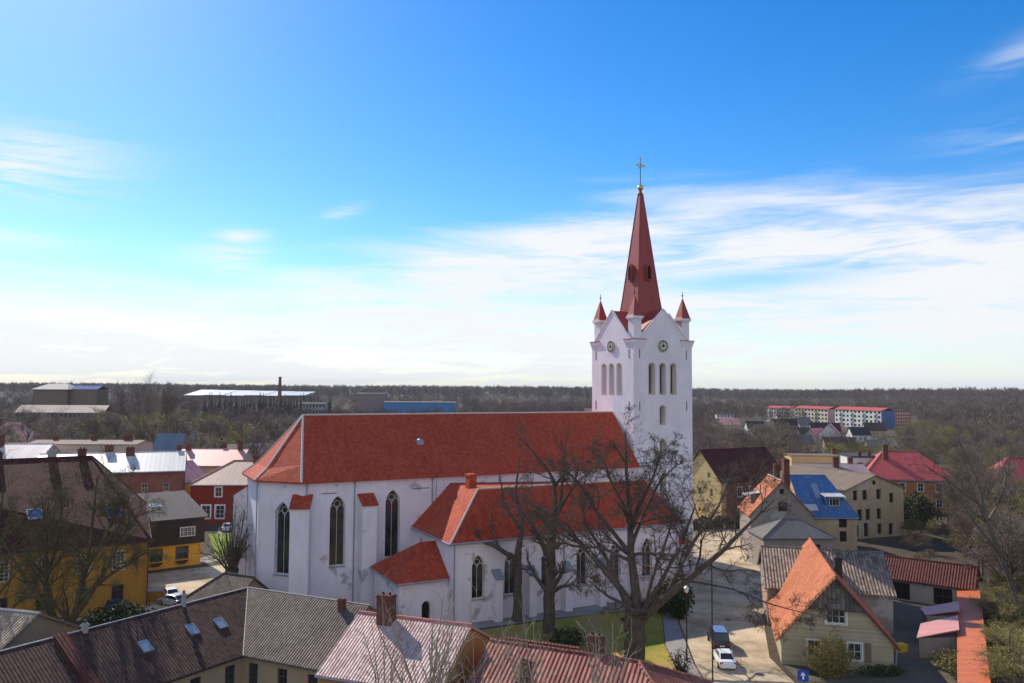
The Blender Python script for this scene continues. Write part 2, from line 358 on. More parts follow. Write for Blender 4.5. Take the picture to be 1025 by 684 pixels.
class MB:
    def __init__(self): self.v = []; self.f = []
    def add(self, vs, fs):
        k = len(self.v); self.v += [tuple(map(float, p)) for p in vs]; self.f += [tuple(i + k for i in f) for f in fs]; return self
    def poly(self, pts): return self.add(pts, [tuple(range(len(pts)))])
    def solid(self, pts, vec):           # a planar outline pushed along vec, closed
        n = len(pts); pts = [V3(p) for p in pts]; q = [p + V3(vec) for p in pts]
        nr = sum((np.cross(pts[i] - pts[0], pts[i + 1] - pts[0]) for i in range(1, n - 1)), np.zeros(3))
        fs = [tuple(range(n))[::-1], tuple(range(n, 2 * n))] + [(i, (i + 1) % n, n + (i + 1) % n, n + i) for i in range(n)]
        if np.dot(nr, V3(vec)) < 0: fs = [f[::-1] for f in fs]
        return self.add(pts + q, fs)
    def prism(self, poly, z0, z1): return self.solid([(p[0], p[1], z0) for p in poly], (0, 0, z1 - z0))
    def box(self, c, sx, sy, sz, ax=(1, 0), z0=True):   # c = centre of the base
        a = V3((ax[0], ax[1], 0)); a = a / np.linalg.norm(a); b = V3((-a[1], a[0], 0)); c = V3(c)
        pts = [c + a * sx / 2 * i + b * sy / 2 * j for i, j in ((-1, -1), (1, -1), (1, 1), (-1, 1))]
        return self.solid(pts, (0, 0, sz))
    def slab(self, polys, th):           # faces sharing edges, thickened straight down
        key = {}; pts = []
        def idx(p):
            k = tuple(round(float(x), 3) for x in p)
            if k not in key: key[k] = len(pts); pts.append(V3(p))
            return key[k]
        F = []
        for pl in polys:
            f = [idx(p) for p in pl]
            nr = sum((np.cross(pts[f[i]] - pts[f[0]], pts[f[i + 1]] - pts[f[0]]) for i in range(1, len(f) - 1)), np.zeros(3))
            if nr[2] < 0: f = f[::-1]
            F.append(f)
        n = len(pts); edges = {}
        for f in F:
            for i in range(len(f)): edges[(f[i], f[(i + 1) % len(f)])] = 1
        fs = [tuple(f) for f in F] + [tuple(i + n for i in f[::-1]) for f in F]
        for (a, b) in edges:
            if (b, a) not in edges: fs.append((a, a + n, b + n, b))
        return self.add(pts + [p - V3((0, 0, th)) for p in pts], fs)
    def cyl(self, p0, p1, r0, r1=None, n=10, cap=True):
        r1 = r0 if r1 is None else r1; p0 = V3(p0); p1 = V3(p1); d = p1 - p0; d = d / np.linalg.norm(d)
        a = np.cross(d, (0, 0, 1.0)); a = np.array((1.0, 0, 0)) if np.linalg.norm(a) < 1e-4 else a / np.linalg.norm(a); b = np.cross(d, a)
        ring = lambda c, r: [c + r * (a * math.cos(t) + b * math.sin(t)) for t in np.arange(n) * 2 * math.pi / n]
        fs = [(i, (i + 1) % n, n + (i + 1) % n, n + i) for i in range(n)]
        if cap: fs += [tuple(range(n))[::-1], tuple(range(n, 2 * n))]
        return self.add(ring(p0, r0) + ring(p1, r1), fs)
    def lathe(self, c, prof, n=12):
        c = V3(c); vs = []; fs = []
        for r, z in prof:
            vs += [c + (r * math.cos(t), r * math.sin(t), z) for t in np.arange(n) * 2 * math.pi / n]
        for k in range(len(prof) - 1):
            fs += [(k * n + i, k * n + (i + 1) % n, (k + 1) * n + (i + 1) % n, (k + 1) * n + i) for i in range(n)]
        fs += [tuple(range(n))[::-1], tuple(range((len(prof) - 1) * n, len(prof) * n))]
        return self.add(vs, fs)
    def build(self, name, mat, parent=None, smooth=False):
        me = bpy.data.meshes.new(name)
        off = ORIG[parent.name] if parent is not None else np.zeros(3)
        me.from_pydata([tuple(V3(p) - off) for p in self.v], [], self.f); me.update()
        o = link(name, me, parent, mat)
        if parent is None: ORIG[o.name] = np.zeros(3)
        if smooth: me.polygons.foreach_set('use_smooth', [True] * len(me.polygons))
        face_uv(me); return o

def tag(o, label=None, cat=None, group=None, kind=None):
    if label: o['label'] = label
    if cat: o['category'] = cat
    if group: o['group'] = group
    if kind: o['kind'] = kind
    return o
def thing(name, label, cat, loc, group=None):
    o = bpy.data.objects.new(name, None); COL.objects.link(o); o.location = loc; o.empty_display_size = 0.5
    ORIG[o.name] = V3(loc); return tag(o, label, cat, group)
def struct(o): o['kind'] = 'structure'; return o
def copy_tree(o, parent=None):
    c = o.copy(); COL.objects.link(c)
    if parent is not None: c.parent = parent
    ORIG[c.name] = ORIG.get(o.name, np.zeros(3))
    for ch in list(o.children): copy_tree(ch, c)
    return c

def cut(o, cutter):
    """true openings: subtract the cutter solids from the wall mesh"""
    off = ORIG[o.name]
    me = bpy.data.meshes.new('cutter'); me.from_pydata([tuple(V3(p) - off) for p in cutter.v], [], cutter.f); me.update()
    c = bpy.data.objects.new('cutter', me); COL.objects.link(c); c.location = tuple(off)
    md = o.modifiers.new('b', 'BOOLEAN'); md.operation = 'DIFFERENCE'; md.solver = 'EXACT'; md.object = c
    dg = bpy.context.evaluated_depsgraph_get(); dg.update()
    new = bpy.data.meshes.new_from_object(o.evaluated_get(dg), depsgraph=dg)
    o.modifiers.remove(md); bpy.data.objects.remove(c)
    if len(new.polygons) > 3:
        o.data = new
        for l in list(new.uv_layers): new.uv_layers.remove(l)
        face_uv(new)

# ------------------------------------------------------------------ windows
def outline(w, h, arch):
    if arch == 'round':
        r = w / 2; pts = [(-r, 0), (r, 0)] + [(r * math.cos(t), h - r + r * math.sin(t)) for t in np.linspace(0, math.pi, 11)]
    elif arch == 'pointed':
        r = w * 1.0; hz = h - w * 0.866; hz = max(hz, 0.3)
        pts = [(-w / 2, 0), (w / 2, 0)] + [(-w / 2 + r * math.cos(t), hz + r * math.sin(t)) for t in np.linspace(0, math.pi / 3, 7)]
        pts += [(w / 2 - r * math.cos(t), hz + r * math.sin(t)) for t in np.linspace(math.pi / 3, 0, 7)[1:]]
    else: pts = [(-w / 2, 0), (w / 2, 0), (w / 2, h), (-w / 2, h)]
    return pts
class Face:
    """a wall plane: origin p (x,y), unit tangent t, outward normal n"""
    def __init__(self, p, t):
        self.p = V3((p[0], p[1], 0)); t = V3((t[0], t[1], 0)); self.t = t / np.linalg.norm(t); self.n = np.array((self.t[1], -self.t[0], 0))
    def at(self, s, z, d=0.0): return self.p + self.t * s + self.n * d + np.array((0, 0, z))

def ring_strip(mb, F, s, z, out, inn, d0, d1):
    n = len(out)
    vs = [F.at(s + a, z + b, d1) for a, b in out] + [F.at(s + a, z + b, d1) for a, b in inn] + [F.at(s + a, z + b, d0) for a, b in out] + [F.at(s + a, z + b, d0) for a, b in inn]
    fs = []
    for i in range(n):
        j = (i + 1) % n
        fs += [(i, j, n + j, n + i), (n + i, n + j, 3 * n + j, 3 * n + i), (j, i, 2 * n + i, 2 * n + j)]
    mb.add(vs, fs)
def inset(pts, k):
    xs = [p[0] for p in pts]; ys = [p[1] for p in pts]; w = max(xs) - min(xs); h = max(ys)
    return [(p[0] * (w - 2 * k) / w, k + p[1] * (h - 2 * k) / h) for p in pts]

def window(parent, cutter, F, s, z, w, h, nx=2, ny=2, frame=None, glass=None, arch=None, depth=0.22, fw=0.09, casing=0.0, casem=None, sill=None, tracery=False, label=None, muntin=0.05, shutters=None):
    frame = frame or WFRAME; glass = glass or GLASS
    out = outline(w, h, arch)
    if cutter is not None: cutter.solid([F.at(s + a, z + b, 0.35) for a, b in out], -F.n * (0.35 + depth))
    m = MB(); d0 = -depth + 0.015; d1 = -depth + 0.10
    ring_strip(m, F, s, z, inset(out, 0.004), inset(out, fw), d0, d1)
    if casing > 0:
        big = [(a * (w + 2 * casing) / w, -casing * 0.6 + b * (h + 1.6 * casing) / h) for a, b in out]
        ring_strip(m, F, s, z, big, inset(out, -0.003), -0.02, 0.045)
    for i in range(1, nx):
        x = -w / 2 + w * i / nx; top = h - fw
        if arch == 'round': top = h - w / 2 + math.sqrt(max(0, (w / 2) ** 2 - x * x)) - fw
        if arch == 'pointed': top = h - w * 0.866 + math.sqrt(max(0, w * w - (abs(x) + w / 2) ** 2)) - fw
        if tracery: top = h - w * 0.8
        m.solid([F.at(s + x - muntin / 2, z + fw, d0), F.at(s + x + muntin / 2, z + fw, d0), F.at(s + x + muntin / 2, z + top, d0), F.at(s + x - muntin / 2, z + top, d0)], F.n * 0.07)
    for j in range(1, ny):
        zz = fw + (h - (w * 0.5 if arch else 0) - 2 * fw) * j / ny
        m.solid([F.at(s - w / 2 + fw, z + zz - muntin / 2, d0), F.at(s + w / 2 - fw, z + zz - muntin / 2, d0), F.at(s + w / 2 - fw, z + zz + muntin / 2, d0), F.at(s - w / 2 + fw, z + zz + muntin / 2, d0)], F.n * 0.06)
    if tracery:      # two lancets and a circle
        hz = h - w * 0.866; mu = 0.09
        def arc(cx, cz, r, t0, t1, k=10):
            P = [(cx + r * math.cos(t), cz + r * math.sin(t)) for t in np.linspace(t0, t1, k)]
            for a, b in zip(P[:-1], P[1:]):
                m.cyl(F.at(s + a[0], z + a[1], d0 + 0.04), F.at(s + b[0], z + b[1], d0 + 0.04), mu / 2, n=6)
        for sg in (-1, 1):
            c0 = sg * w / 4; r = w / 2
            arc(c0 - w / 4, hz - 0.25, r, 0, math.pi / 3); arc(c0 + w / 4, hz - 0.25, r, math.pi, math.pi * 2 / 3)
        arc(0, hz + w * 0.36, w * 0.2, 0, 2 * math.pi, 16)
    fo = m.build('window', frame, parent)
    if label: fo['label'] = label
    g = MB(); g.solid([F.at(s + a, z + b, -depth + 0.01) for a, b in inset(out, fw * 0.6)], F.n * 0.025); g.build('pane', glass, fo)
    if sill is not None:
        b = MB(); b.solid([F.at(s - w / 2 - 0.1, z - 0.12, -depth + 0.02), F.at(s + w / 2 + 0.1, z - 0.12, -depth + 0.02), F.at(s + w / 2 + 0.1, z - 0.02, -depth + 0.02), F.at(s - w / 2 - 0.1, z - 0.02, -depth + 0.02)], F.n * (depth + 0.12)); b.build('sill', sill, fo)
    if shutters is not None:
        for sg in shutters[1]:
            b = MB(); x = s + sg * (w / 2 + 0.3 + casing); b.solid([F.at(x - 0.26, z, 0.01), F.at(x + 0.26, z, 0.01), F.at(x + 0.26, z + h, 0.01), F.at(x - 0.26, z + h, 0.01)], F.n * 0.05); b.build('shutter', shutters[0], fo)
    return fo

def chimney(parent, p, sx, sy, z0, z1, ax=(1, 0), mat=None, pots=2, name='chimney'):
    m = MB(); m.box((p[0], p[1], z0), sx, sy, z1 - z0 - 0.25, ax); m.box((p[0], p[1], z1 - 0.25), sx + 0.16, sy + 0.16, 0.13, ax); m.box((p[0], p[1], z1 - 0.12), sx - 0.05, sy - 0.05, 0.12, ax)
    a = V3((ax[0], ax[1])); a = a / np.linalg.norm(a)
    o = m.build(name, mat or CHIMB, parent)
    if pots:
        for i in range(pots):
            k = (i - (pots - 1) / 2) * sx * 0.45; q = MB()
            q.cyl((p[0] + a[0] * k, p[1] + a[1] * k, z1), (p[0] + a[0] * k, p[1] + a[1] * k, z1 + 0.22), 0.12, 0.1, 8)
            q.build('flue', IRON, o)
    return o

def caps(parent, segs, r=0.11, mat=None, name='ridge_cap'):
    m = MB()
    for a, b in segs: m.cyl(a, b, r, n=6)
    return m.build(name, mat or MORTAR, parent)

# ------------------------------------------------------------------ generic house
def house(name, label, cat, p0, ad, La, Lb, he, hr, wallm, roofm, ends=('gable', 'gable'), hip=None, over=0.45, win=(), chim=(), capm=None, into=None, prefix='', cap=True, cap_r=0.11, group=None, gable_m=None, gut=True, base=0.0, loop_cut=True):
    a = V3((ad[0], ad[1])); a = a / np.linalg.norm(a); b = np.array((-a[1], a[0])); p0 = V3(p0)[:2]
    hip = Lb / 2 if hip is None else hip
    P = lambda s, t, z: np.array((*(p0 + a * s + b * t), z))
    ctr = P(La / 2, Lb / 2, 0)
    t = into or thing(name, label, cat, (ctr[0], ctr[1], base), group)
    fp = [P(0, 0, 0), P(La, 0, 0), P(La, Lb, 0), P(0, Lb, 0)]
    w = MB()
    if ends == ('gable', 'gable') and gable_m is None:
        w.solid([P(0, 0, base), P(0, Lb, base), P(0, Lb, he), P(0, Lb / 2, hr), P(0, 0, he)], (*(a * La), 0))
    else:
        w.prism(fp, base, he)
    wall = w.build(prefix + 'wall', wallm, t)
    if not (ends == ('gable', 'gable') and gable_m is None):
        for k, s0, s1 in ((0, 0.0, 0.3), (1, La - 0.3, La)):
            if ends[k] == 'gable':
                g = MB(); g.solid([P(s0, 0.02, he + 0.003), P(s0, Lb - 0.02, he + 0.003), P(s0, Lb / 2, hr)], (*(a * 0.3), 0)); g.build(prefix + 'gable', gable_m or wallm, t)
    sl = (hr - he) / (Lb / 2); ez = he - over * sl; L = 0.12
    s0 = -0.35 if ends[0] == 'gable' else -over; s1 = La + 0.35 if ends[1] == 'gable' else La + over
    r0 = s0 if ends[0] == 'gable' else hip; r1 = s1 if ends[1] == 'gable' else La - hip
    A, B, Cc, D = P(s0, -over, ez + L), P(s1, -over, ez + L), P(s1, Lb + over, ez + L), P(s0, Lb + over, ez + L)
    R0, R1 = P(r0, Lb / 2, hr + L), P(r1, Lb / 2, hr + L)
    polys = [[A, B, R1, R0], [Cc, D, R0, R1]]
    segs = [(R0, R1)]
    if ends[0] == 'hip': polys.append([D, A, R0]); segs += [(A, R0), (D, R0)]
    if ends[1] == 'hip': polys.append([B, Cc, R1]); segs += [(B, R1), (Cc, R1)]
    ro = MB().slab(polys, 0.2).build(prefix + 'roof', roofm, t)
    if cap: caps(ro, segs, cap_r, capm or roofm)
    if gut:
        g = MB()
        for q0, q1 in ((A, B), (Cc, D)): g.cyl(q0 - (0, 0, 0.18), q1 - (0, 0, 0.18), 0.08, n=6)
        g.build(prefix + 'gutter', GREYMETAL, t)
    sides = {'b0': Face(P(0, 0, 0), a), 'a1': Face(P(La, 0, 0), b), 'b1': Face(P(La, Lb, 0), -a), 'a0': Face(P(0, Lb, 0), -b)}
    if win:
        cutter = MB() if loop_cut else None
        for spec in win:
            side, s, z, ww, hh = spec[:5]; kw = spec[5] if len(spec) > 5 else {}
            window(t, cutter, sides[side], s, z, ww, hh, **kw)
        if cutter is not None: cut(wall, cutter)
    for (s, tt, sx, sy, zt) in chim:
        zr = he + (hr - he) * (1 - abs(tt - Lb / 2) / (Lb / 2)) - 0.8
        chimney(ro, P(s, tt, 0)[:2], sx, sy, zr, zt, a)
    t_sides = sides
    return t, P, sides, ro

# ------------------------------------------------------------------ ground
def sstep(x, a, b):
    t = np.clip((np.asarray(x, float) - a) / (b - a), 0, 1); return t * t * (3 - 2 * t)
def terr(x, y):
    r = np.hypot(x, y); az = np.degrees(np.arctan2(x, y))
    z = 15 * sstep(r, 700, 2500) * (1 - .45 * sstep(az, 0, 30))
    z = z + 12 * sstep(r, 450, 1500) * sstep(az, 14, 34) * (1 - 0.9 * sstep(r, 1600, 2600))
    z = z + 2.5 * np.sin(x * 0.006 + 1) * np.sin(y * 0.004) * sstep(r, 600, 1200)
    return z
def ground():
    rs = np.concatenate([[0], np.geomspace(25, 9000, 70)]); na = 120; th = np.linspace(-math.pi, math.pi, na, endpoint=False)
    vs = [(0, 0, 0)]; fs = []
    for r in rs[1:]:
        x = r * np.sin(th); y = r * np.cos(th); z = terr(x, y); vs += list(zip(x, y, z))
    for i in range(na): fs.append((0, 1 + (i + 1) % na, 1 + i))
    for k in range(len(rs) - 2):
        for i in range(na):
            a = 1 + k * na + i; b = 1 + k * na + (i + 1) % na; fs.append((a, b, b + na, a + na))
    m = MB().add(vs, fs); o = m.build('ground', EARTH, smooth=True); struct(o)
ground()
def sheet(name, pts, mat, z, kind='structure'):
    a = sum(pts[i][0] * pts[(i + 1) % len(pts)][1] - pts[(i + 1) % len(pts)][0] * pts[i][1] for i in range(len(pts)))
    if a < 0: pts = pts[::-1]
    o = MB().poly([(p[0], p[1], z) for p in pts]).build(name, mat); o['kind'] = kind; return o
sheet('gravel_road', [(18.6, 60), (27.4, 60), (27.2, 84.5), (30, 95), (33.5, 105), (40.5, 122), (38.5, 131), (45.5, 152), (58, 200), (40, 200), (33, 150), (29.2, 128), (23.5, 107), (20.4, 97), (18.9, 82)], SAND, 0.020)
sheet('paved_path', [(-30, 92), (-12, 97), (6, 104.5), (20, 113), (29.2, 128), (33, 140), (40.4, 131), (40, 121), (33, 108), (24, 105.5), (18, 103), (5, 98), (-12, 90)], PAVE, 0.012)
pv_ = MB().prism([(16.4, 60), (18.4, 60), (18.7, 82), (20.2, 97), (23, 106), (21.5, 107), (18.6, 98), (17, 88)], -.05, 0.11).build('pavement', PAVE); struct(pv_)
sheet('lawn', [(-14, 76), (16.3, 60), (16.9, 88), (18.5, 98), (21.2, 105), (4, 97), (-14, 88)], LAWN, 0.016)
sheet('market_square', [(-75, 96), (-36, 96), (-40.5, 107), (-40, 122), (-44, 127), (-60, 116), (-78, 104)], SAND, 0.012)
sheet('street', [(-60.5, 116.5), (-47.5, 128), (-45.5, 133), (-52, 158), (-57, 200), (-61, 200), (-58, 158), (-49.7, 134.5), (-50.5, 131)], PAVE, 0.02)
sheet('grass_patch', [(-48.8, 130.2), (-46.5, 133), (-52.6, 152), (-57.5, 152), (-49.6, 134.5)], LAWN2, 0.03)
sheet('back_yard', [(38.6, 70), (60, 104), (50, 112), (44, 95), (40, 84), (36, 70)], YARD, 0.014)
sheet('front_yard', [(27.6, 60), (46, 60), (39, 80), (28, 82.5)], YARD, 0.01)

# ------------------------------------------------------------------ the church
C0 = np.array([19.5, 126.5, 0.0]); TH = R(27.6)
U = np.array([math.cos(TH), math.sin(TH), 0]); V = np.array([math.sin(TH), -math.cos(TH), 0])
def PU(u, v, z=0.0): return C0 + U * u + V * v + np.array([0, 0, z])
def XY(u, v): return tuple(PU(u, v)[:2])
def uvbox(mb, u0, u1, v0, v1, z0, z1): return mb.prism([XY(u0, v0), XY(u1, v0), XY(u1, v1), XY(u0, v1)][::-1], z0, z1)
ch = thing('church', 'large white church with steep red tiled roofs and a tall red spire', 'church', PU(-22, -6))
An, Bn, Cn, Dn = (-52.9, 3), (-57.4, -1.5), (-57.4, -10.5), (-52.9, -15)
EZ = 16.15
wall = MB().prism([XY(*p) for p in ((0, 3), An, Bn, Cn, Dn, (0, -15))], 0, EZ).build('nave_wall', WHITEP, ch)
FN = Face(XY(-60, 3), U)            # north wall, s = u + 60
tA = np.array(XY(*An)) - np.array(XY(*Bn)); FNE = Face(XY(*Bn), tA); lA = np.linalg.norm(tA)
ct = MB()
CW = dict(frame=CREAMF, arch='pointed', depth=0.55, fw=0.10, nx=2, ny=1, tracery=True, casing=0.0, sill=GREYMETAL)
window(ch, ct, FNE, lA * 0.56, 4.6, 2.1, 9.0, **CW)
for u, zb in ((-48.4, 5.4), (-41.1, 5.8)): window(ch, ct, FN, 60 + u, zb, 2.0, 8.8, **CW)
cut(wall, ct)
# eaves moulding in grey zinc
g = MB()
ring = [(0, 3), An, Bn, Cn, Dn]
off = [(0.02, 3.3), (-53.03, 3.3), (-57.75, -1.38), (-57.75, -10.62), (-53.03, -15.3), (0.02, -15.3)]
for a, b in zip(off[:-1], off[1:]):
    g.cyl(PU(*a, EZ - 0.02), PU(*b, EZ - 0.02), 0.16, n=6)
g.build('gutter', GREYMETAL, ch)
co = MB(); cor = [(0, 3.14), (-52.96, 3.14), (-57.56, -1.46), (-57.56, -10.54), (-52.96, -15.14), (0, -15.14)]
co.prism([XY(*p) for p in cor], EZ - 0.42, EZ - 0.12); co.build('cornice', TOWERW, ch)
# nave roof with kicked eaves and a three sided hip over the apse
e = [(-1.5, 3.6), (-53.2, 3.6), (-58.0, -1.2), (-58.0, -10.8), (-53.2, -15.6), (0.1, -15.6)]
RL = np.array((-51.0, -6.0)); RZ = 24.2
E_ = [PU(*p, EZ + 0.05) for p in e]
kk = 0.24
B_ = []
for i, p in enumerate(e):
    tgt = np.array((0.1, -6.0)) if i in (0, 5) else RL
    q = np.array(p) + (tgt - np.array(p)) * kk; B_.append(PU(*q, EZ + 0.05 + (RZ - EZ) * (0.17 if i in (2, 3) else kk)))
Rl = PU(-51, -6, RZ); Rr = PU(0.1, -6, RZ)
polys = []
for i in range(5):
    polys.append([E_[i], E_[i + 1], B_[i + 1], B_[i]])
polys += [[B_[0], B_[1], Rl, Rr], [B_[1], B_[2], Rl], [B_[2], B_[3], Rl], [B_[3], B_[4], Rl], [B_[4], B_[5], Rr, Rl]]
nroof = MB().slab(polys, 0.22).build('nave_roof', CTILE, ch)
sg = [(Rl, Rr)] + [(E_[i], B_[i]) for i in (1, 2, 3, 4)] + [(B_[i], Rl) for i in (1, 2, 3, 4)]
caps(nroof, sg, 0.15, MORTAR)
MB().solid([PU(-0.45, -15, EZ + .003), PU(-1.9, 3, EZ + .003), PU(-0.45, -6, RZ - 0.25)], U * 0.3).build('west_gable', TOWERW, ch)
m = MB(); pc = PU(-35.8, -1.62, 20.4); m.cyl(pc - V * 0.5, pc + V * 0.62, 0.52, n=16); m.build('round_dormer', GREYMETAL, nroof)
mm = MB(); mm.cyl(pc + V * 0.60, pc + V * 0.65, 0.38, n=16); mm.build('pane', SKYGL, nroof)
m = MB()      # lightning wire down the roof
m.cyl(PU(-36.2, 0.0, 19.2), PU(-35.2, 3.72, 16.1), 0.03, n=4); m.cyl(PU(-35.2, 3.72, 16.1), PU(-35.2, 3.1, 9), 0.03, n=4); m.build('lightning_wire', IRON, ch)
# buttresses with red tiled weatherings
def buttress(p, dirv, w, d, h, drop=1.2, capmat=CTILE, wm=WHITEP):
    d2 = np.array(dirv, float); d2 /= np.linalg.norm(d2); t2 = np.array((-d2[1], d2[0]))
    F3 = lambda a, b, z: PU(*(np.array(p) + d2 * a + t2 * b), z)
    m = MB(); m.solid([F3(-0.3, -w / 2, 0), F3(d, -w / 2, 0), F3(d, -w / 2, h - drop), F3(-0.3, -w / 2, h)], F3(0, w, 0) - F3(0, 0, 0))
    o = m.build('buttress', wm, ch)
    c = MB(); s = drop / (d + 0.3)
    c.slab([[F3(-0.3, -w / 2 - 0.12, h + 0.22), F3(d + 0.25, -w / 2 - 0.12, h + 0.22 - s * (d + 0.55)), F3(d + 0.25, w / 2 + 0.12, h + 0.22 - s * (d + 0.55)), F3(-0.3, w / 2 + 0.12, h + 0.22)]], 0.18)
    c.build('cap', capmat, o)
buttress(An, (-0.38, 0.92), 2.3, 1.7, 14.4)
buttress((-44.8, 3), (0, 1), 1.9, 1.9, 14.3)
buttress(Cn, (-0.92, -0.38), 1.9, 1.5, 14.5, 1.2)
for u in (-52.4, -46.3, -35.6):
    m = MB().lathe(PU(u, 3.20, EZ - 0.5), [(0.08, 0), (0.2, 0.25), (0.2, 0.35)], 8); m.cyl(PU(u, 3.28, EZ - 0.2), PU(u, 3.14, EZ - 1.2), 0.08, n=6); m.cyl(PU(u, 3.14, EZ - 1.2), PU(u, 3.14, 0.2), 0.08, n=6)
    m.build('drainpipe', GREYMETAL, ch)
MB().cyl(PU(-57.62, -1.35, EZ - 0.2), PU(-57.62, -1.35, 0.2), 0.08, n=6).build('drainpipe', GREYMETAL, ch)
for u0, u1 in ((-50.6, -48.6), (-38.2, -36.0), (-33.5, -29.5)):
    m = MB(); m.solid([PU(u0, 3.0, 14.55), PU(u1, 3.0, 14.55), PU(u1, 3.0, 14.63), PU(u0, 3.0, 14.63)], V * 0.05)
    m.build('iron_tie', IRON, ch)

# north aisle
AZ = 9.6
aw = MB().prism([XY(*p) for p in ((-4, 15.7), (-38, 15.7), (-38, 3.002), (-4, 3.002))], 0, AZ).build('aisle_wall', WHITEP, ch)
FA = Face(XY(-40, 15.7), U); ct = MB()
for u in (-34.6, -30.2, -25.0, -19.8, -14.6, -9.4):
    window(ch, ct, FA, 40 + u, 2.7, 1.7, 5.2, frame=CREAMF, arch='pointed', depth=0.5, nx=2, ny=1, tracery=True, sill=GREYMETAL)
cut(aw, ct)
for u in (-32.3, -27.6, -22.4, -17.2, -12.0):
    buttress((u, 15.7), (0, 1), 1.0, 1.1, 6.0, 0.9, GREYMETAL)
ev, eu0, eu1 = 16.15, -38.5, -3.4
rz = 15.25; rv = 11.7; ru0, ru1 = -32.9, -6.7
P1, P2, P3, P4 = PU(eu0, ev, AZ + .05), PU(eu1, ev, AZ + .05), PU(eu1, 3.05, AZ + .05), PU(eu0, 3.05, AZ + .05)
Q1, Q2, Q3, Q4 = PU(ru0, rv, rz), PU(ru1, rv, rz), PU(ru1, 3.05, rz - 1.1), PU(ru0, 3.05, rz - 0.15)
ar = MB().slab([[P1, P2, Q2, Q1], [P2, P3, Q3, Q2], [P4, P1, Q1, Q4], [Q1, Q2, Q3], [Q1, Q3, Q4]], 0.2).build('aisle_roof', CTILE, ch)
caps(ar, [(P1, Q1), (Q1, Q2), (P2, Q2)], 0.14, MORTAR)
m = MB()
for a, b in ((P1, P2), (P4, P1), (P2, P3)): m.cyl(a - (0, 0, 0.12), b - (0, 0, 0.12), 0.14, n=6)
m.build('gutter', GREYMETAL, ch)
chimney(ar, XY(-32.6, 9.0), 1.0, 1.3, 14.0, 16.9, U[:2], CTILE, 0)
for u in (-37.8, -22.6, -4.4): MB().cyl(PU(u, 15.82, AZ), PU(u, 15.82, 0.2), 0.08, n=6).build('drainpipe', GREYMETAL, ch)
# sacristy
s0 = MB().prism([XY(*p) for p in ((-38.003, 14.5), (-44.2, 14.5), (-44.2, 5.2), (-38.003, 5.2))], 0, 5.4).build('sacristy_wall', WHITEP, ch)
FS = Face(XY(-44.2, 14.5), U); ct = MB()
window(ch, ct, FS, 3.4, 0.3, 1.1, 2.6, nx=1, ny=1, frame=BROWNF, glass=DARK, arch='round', depth=0.5)
FSE = Face(XY(-44.2, 5.2), V); window(ch, ct, FSE, 6.0, 2.0, 0.8, 1.6, frame=CREAMF)
cut(s0, ct)
p1, p2, p3, p4 = PU(-44.7, 15.0, 5.35), PU(-38.0, 15.0, 5.35), PU(-38.0, 4.8, 5.35), PU(-44.7, 4.8, 5.35)
q1, q2 = PU(-40.0, 10.3, 9.0), PU(-38.0, 10.3, 9.0)
sr = MB().slab([[p1, p2, q2, q1], [p4, p1, q1], [p3, p4, q1, q2]], 0.18).build('sacristy_roof', CTILE, ch)
m = MB()
for a, b in ((p1, p2), (p4, p1)): m.cyl(a - (0, 0, 0.1), b - (0, 0, 0.1), 0.11, n=6)
m.build('gutter', GREYMETAL, ch)
# low porch beside the tower
pw = MB().prism([XY(*p) for p in ((4.9, 7.3), (-3.997, 7.3), (-3.997, 0.003), (4.9, 0.003))], 0, 4.7).build('porch_wall', WHITE, ch)
FP = Face(XY(-4, 7.3), U); ct = MB(); window(ch, ct, FP, 5.4, 0.2, 1.3, 2.7, nx=2, ny=1, frame=BROWNF, glass=DARK); cut(pw, ct)
MB().slab([[PU(-4, 7.7, 4.75), PU(5.3, 7.7, 4.75), PU(5.3, 0.02, 6.3), PU(-4, 0.02, 6.3)]], 0.18).build('porch_roof', CTILE, ch)

# tower
TW = 12.0; TZ = 36.0
tw = MB().prism([XY(0, 0), XY(0, -TW), XY(TW, -TW), XY(TW, 0)][::-1], 0, TZ).build('tower', TOWERW, ch)
FTN = Face(XY(0, 0), U); FTE = Face(XY(0, -TW), V); FTW = Face(XY(TW, 0), -V); FTS = Face(XY(TW, -TW), -U)
ct = MB()
LW = dict(frame=SURR, glass=DARK, nx=1, ny=1, arch='round', depth=0.8, fw=0.16, casing=0.16)
for s in (3.6, 5.8, 8.0):
    for F in (FTN, FTE, FTW): window(ch, ct, F, s, 27.2, 1.05, 5.0, **LW)
for z, h in ((22.3, 3.0), (16.6, 3.2), (11.5, 2.6)):
    window(ch, ct, FTN, 5.75, z, 0.95, h, **LW)
cut(tw, ct)
for F in (FTN, FTE):
    for s in (1.2, 10.8):
        for z in (33.0, 24.5): MB().solid([F.at(s - 0.05, z, 0), F.at(s + 0.05, z, 0), F.at(s + 0.05, z + 1.5, 0), F.at(s - 0.05, z + 1.5, 0)], F.n * 0.06).build('iron_anchor', IRON, ch)
m = MB()
for F in (FTN, FTE, FTW): m.solid([F.at(-0.06, 16.15, 0), F.at(TW + 0.06, 16.15, 0), F.at(TW + 0.06, 16.3, 0), F.at(-0.06, 16.3, 0)], F.n * 0.1)
m.build('string_course', GREYMETAL, ch)
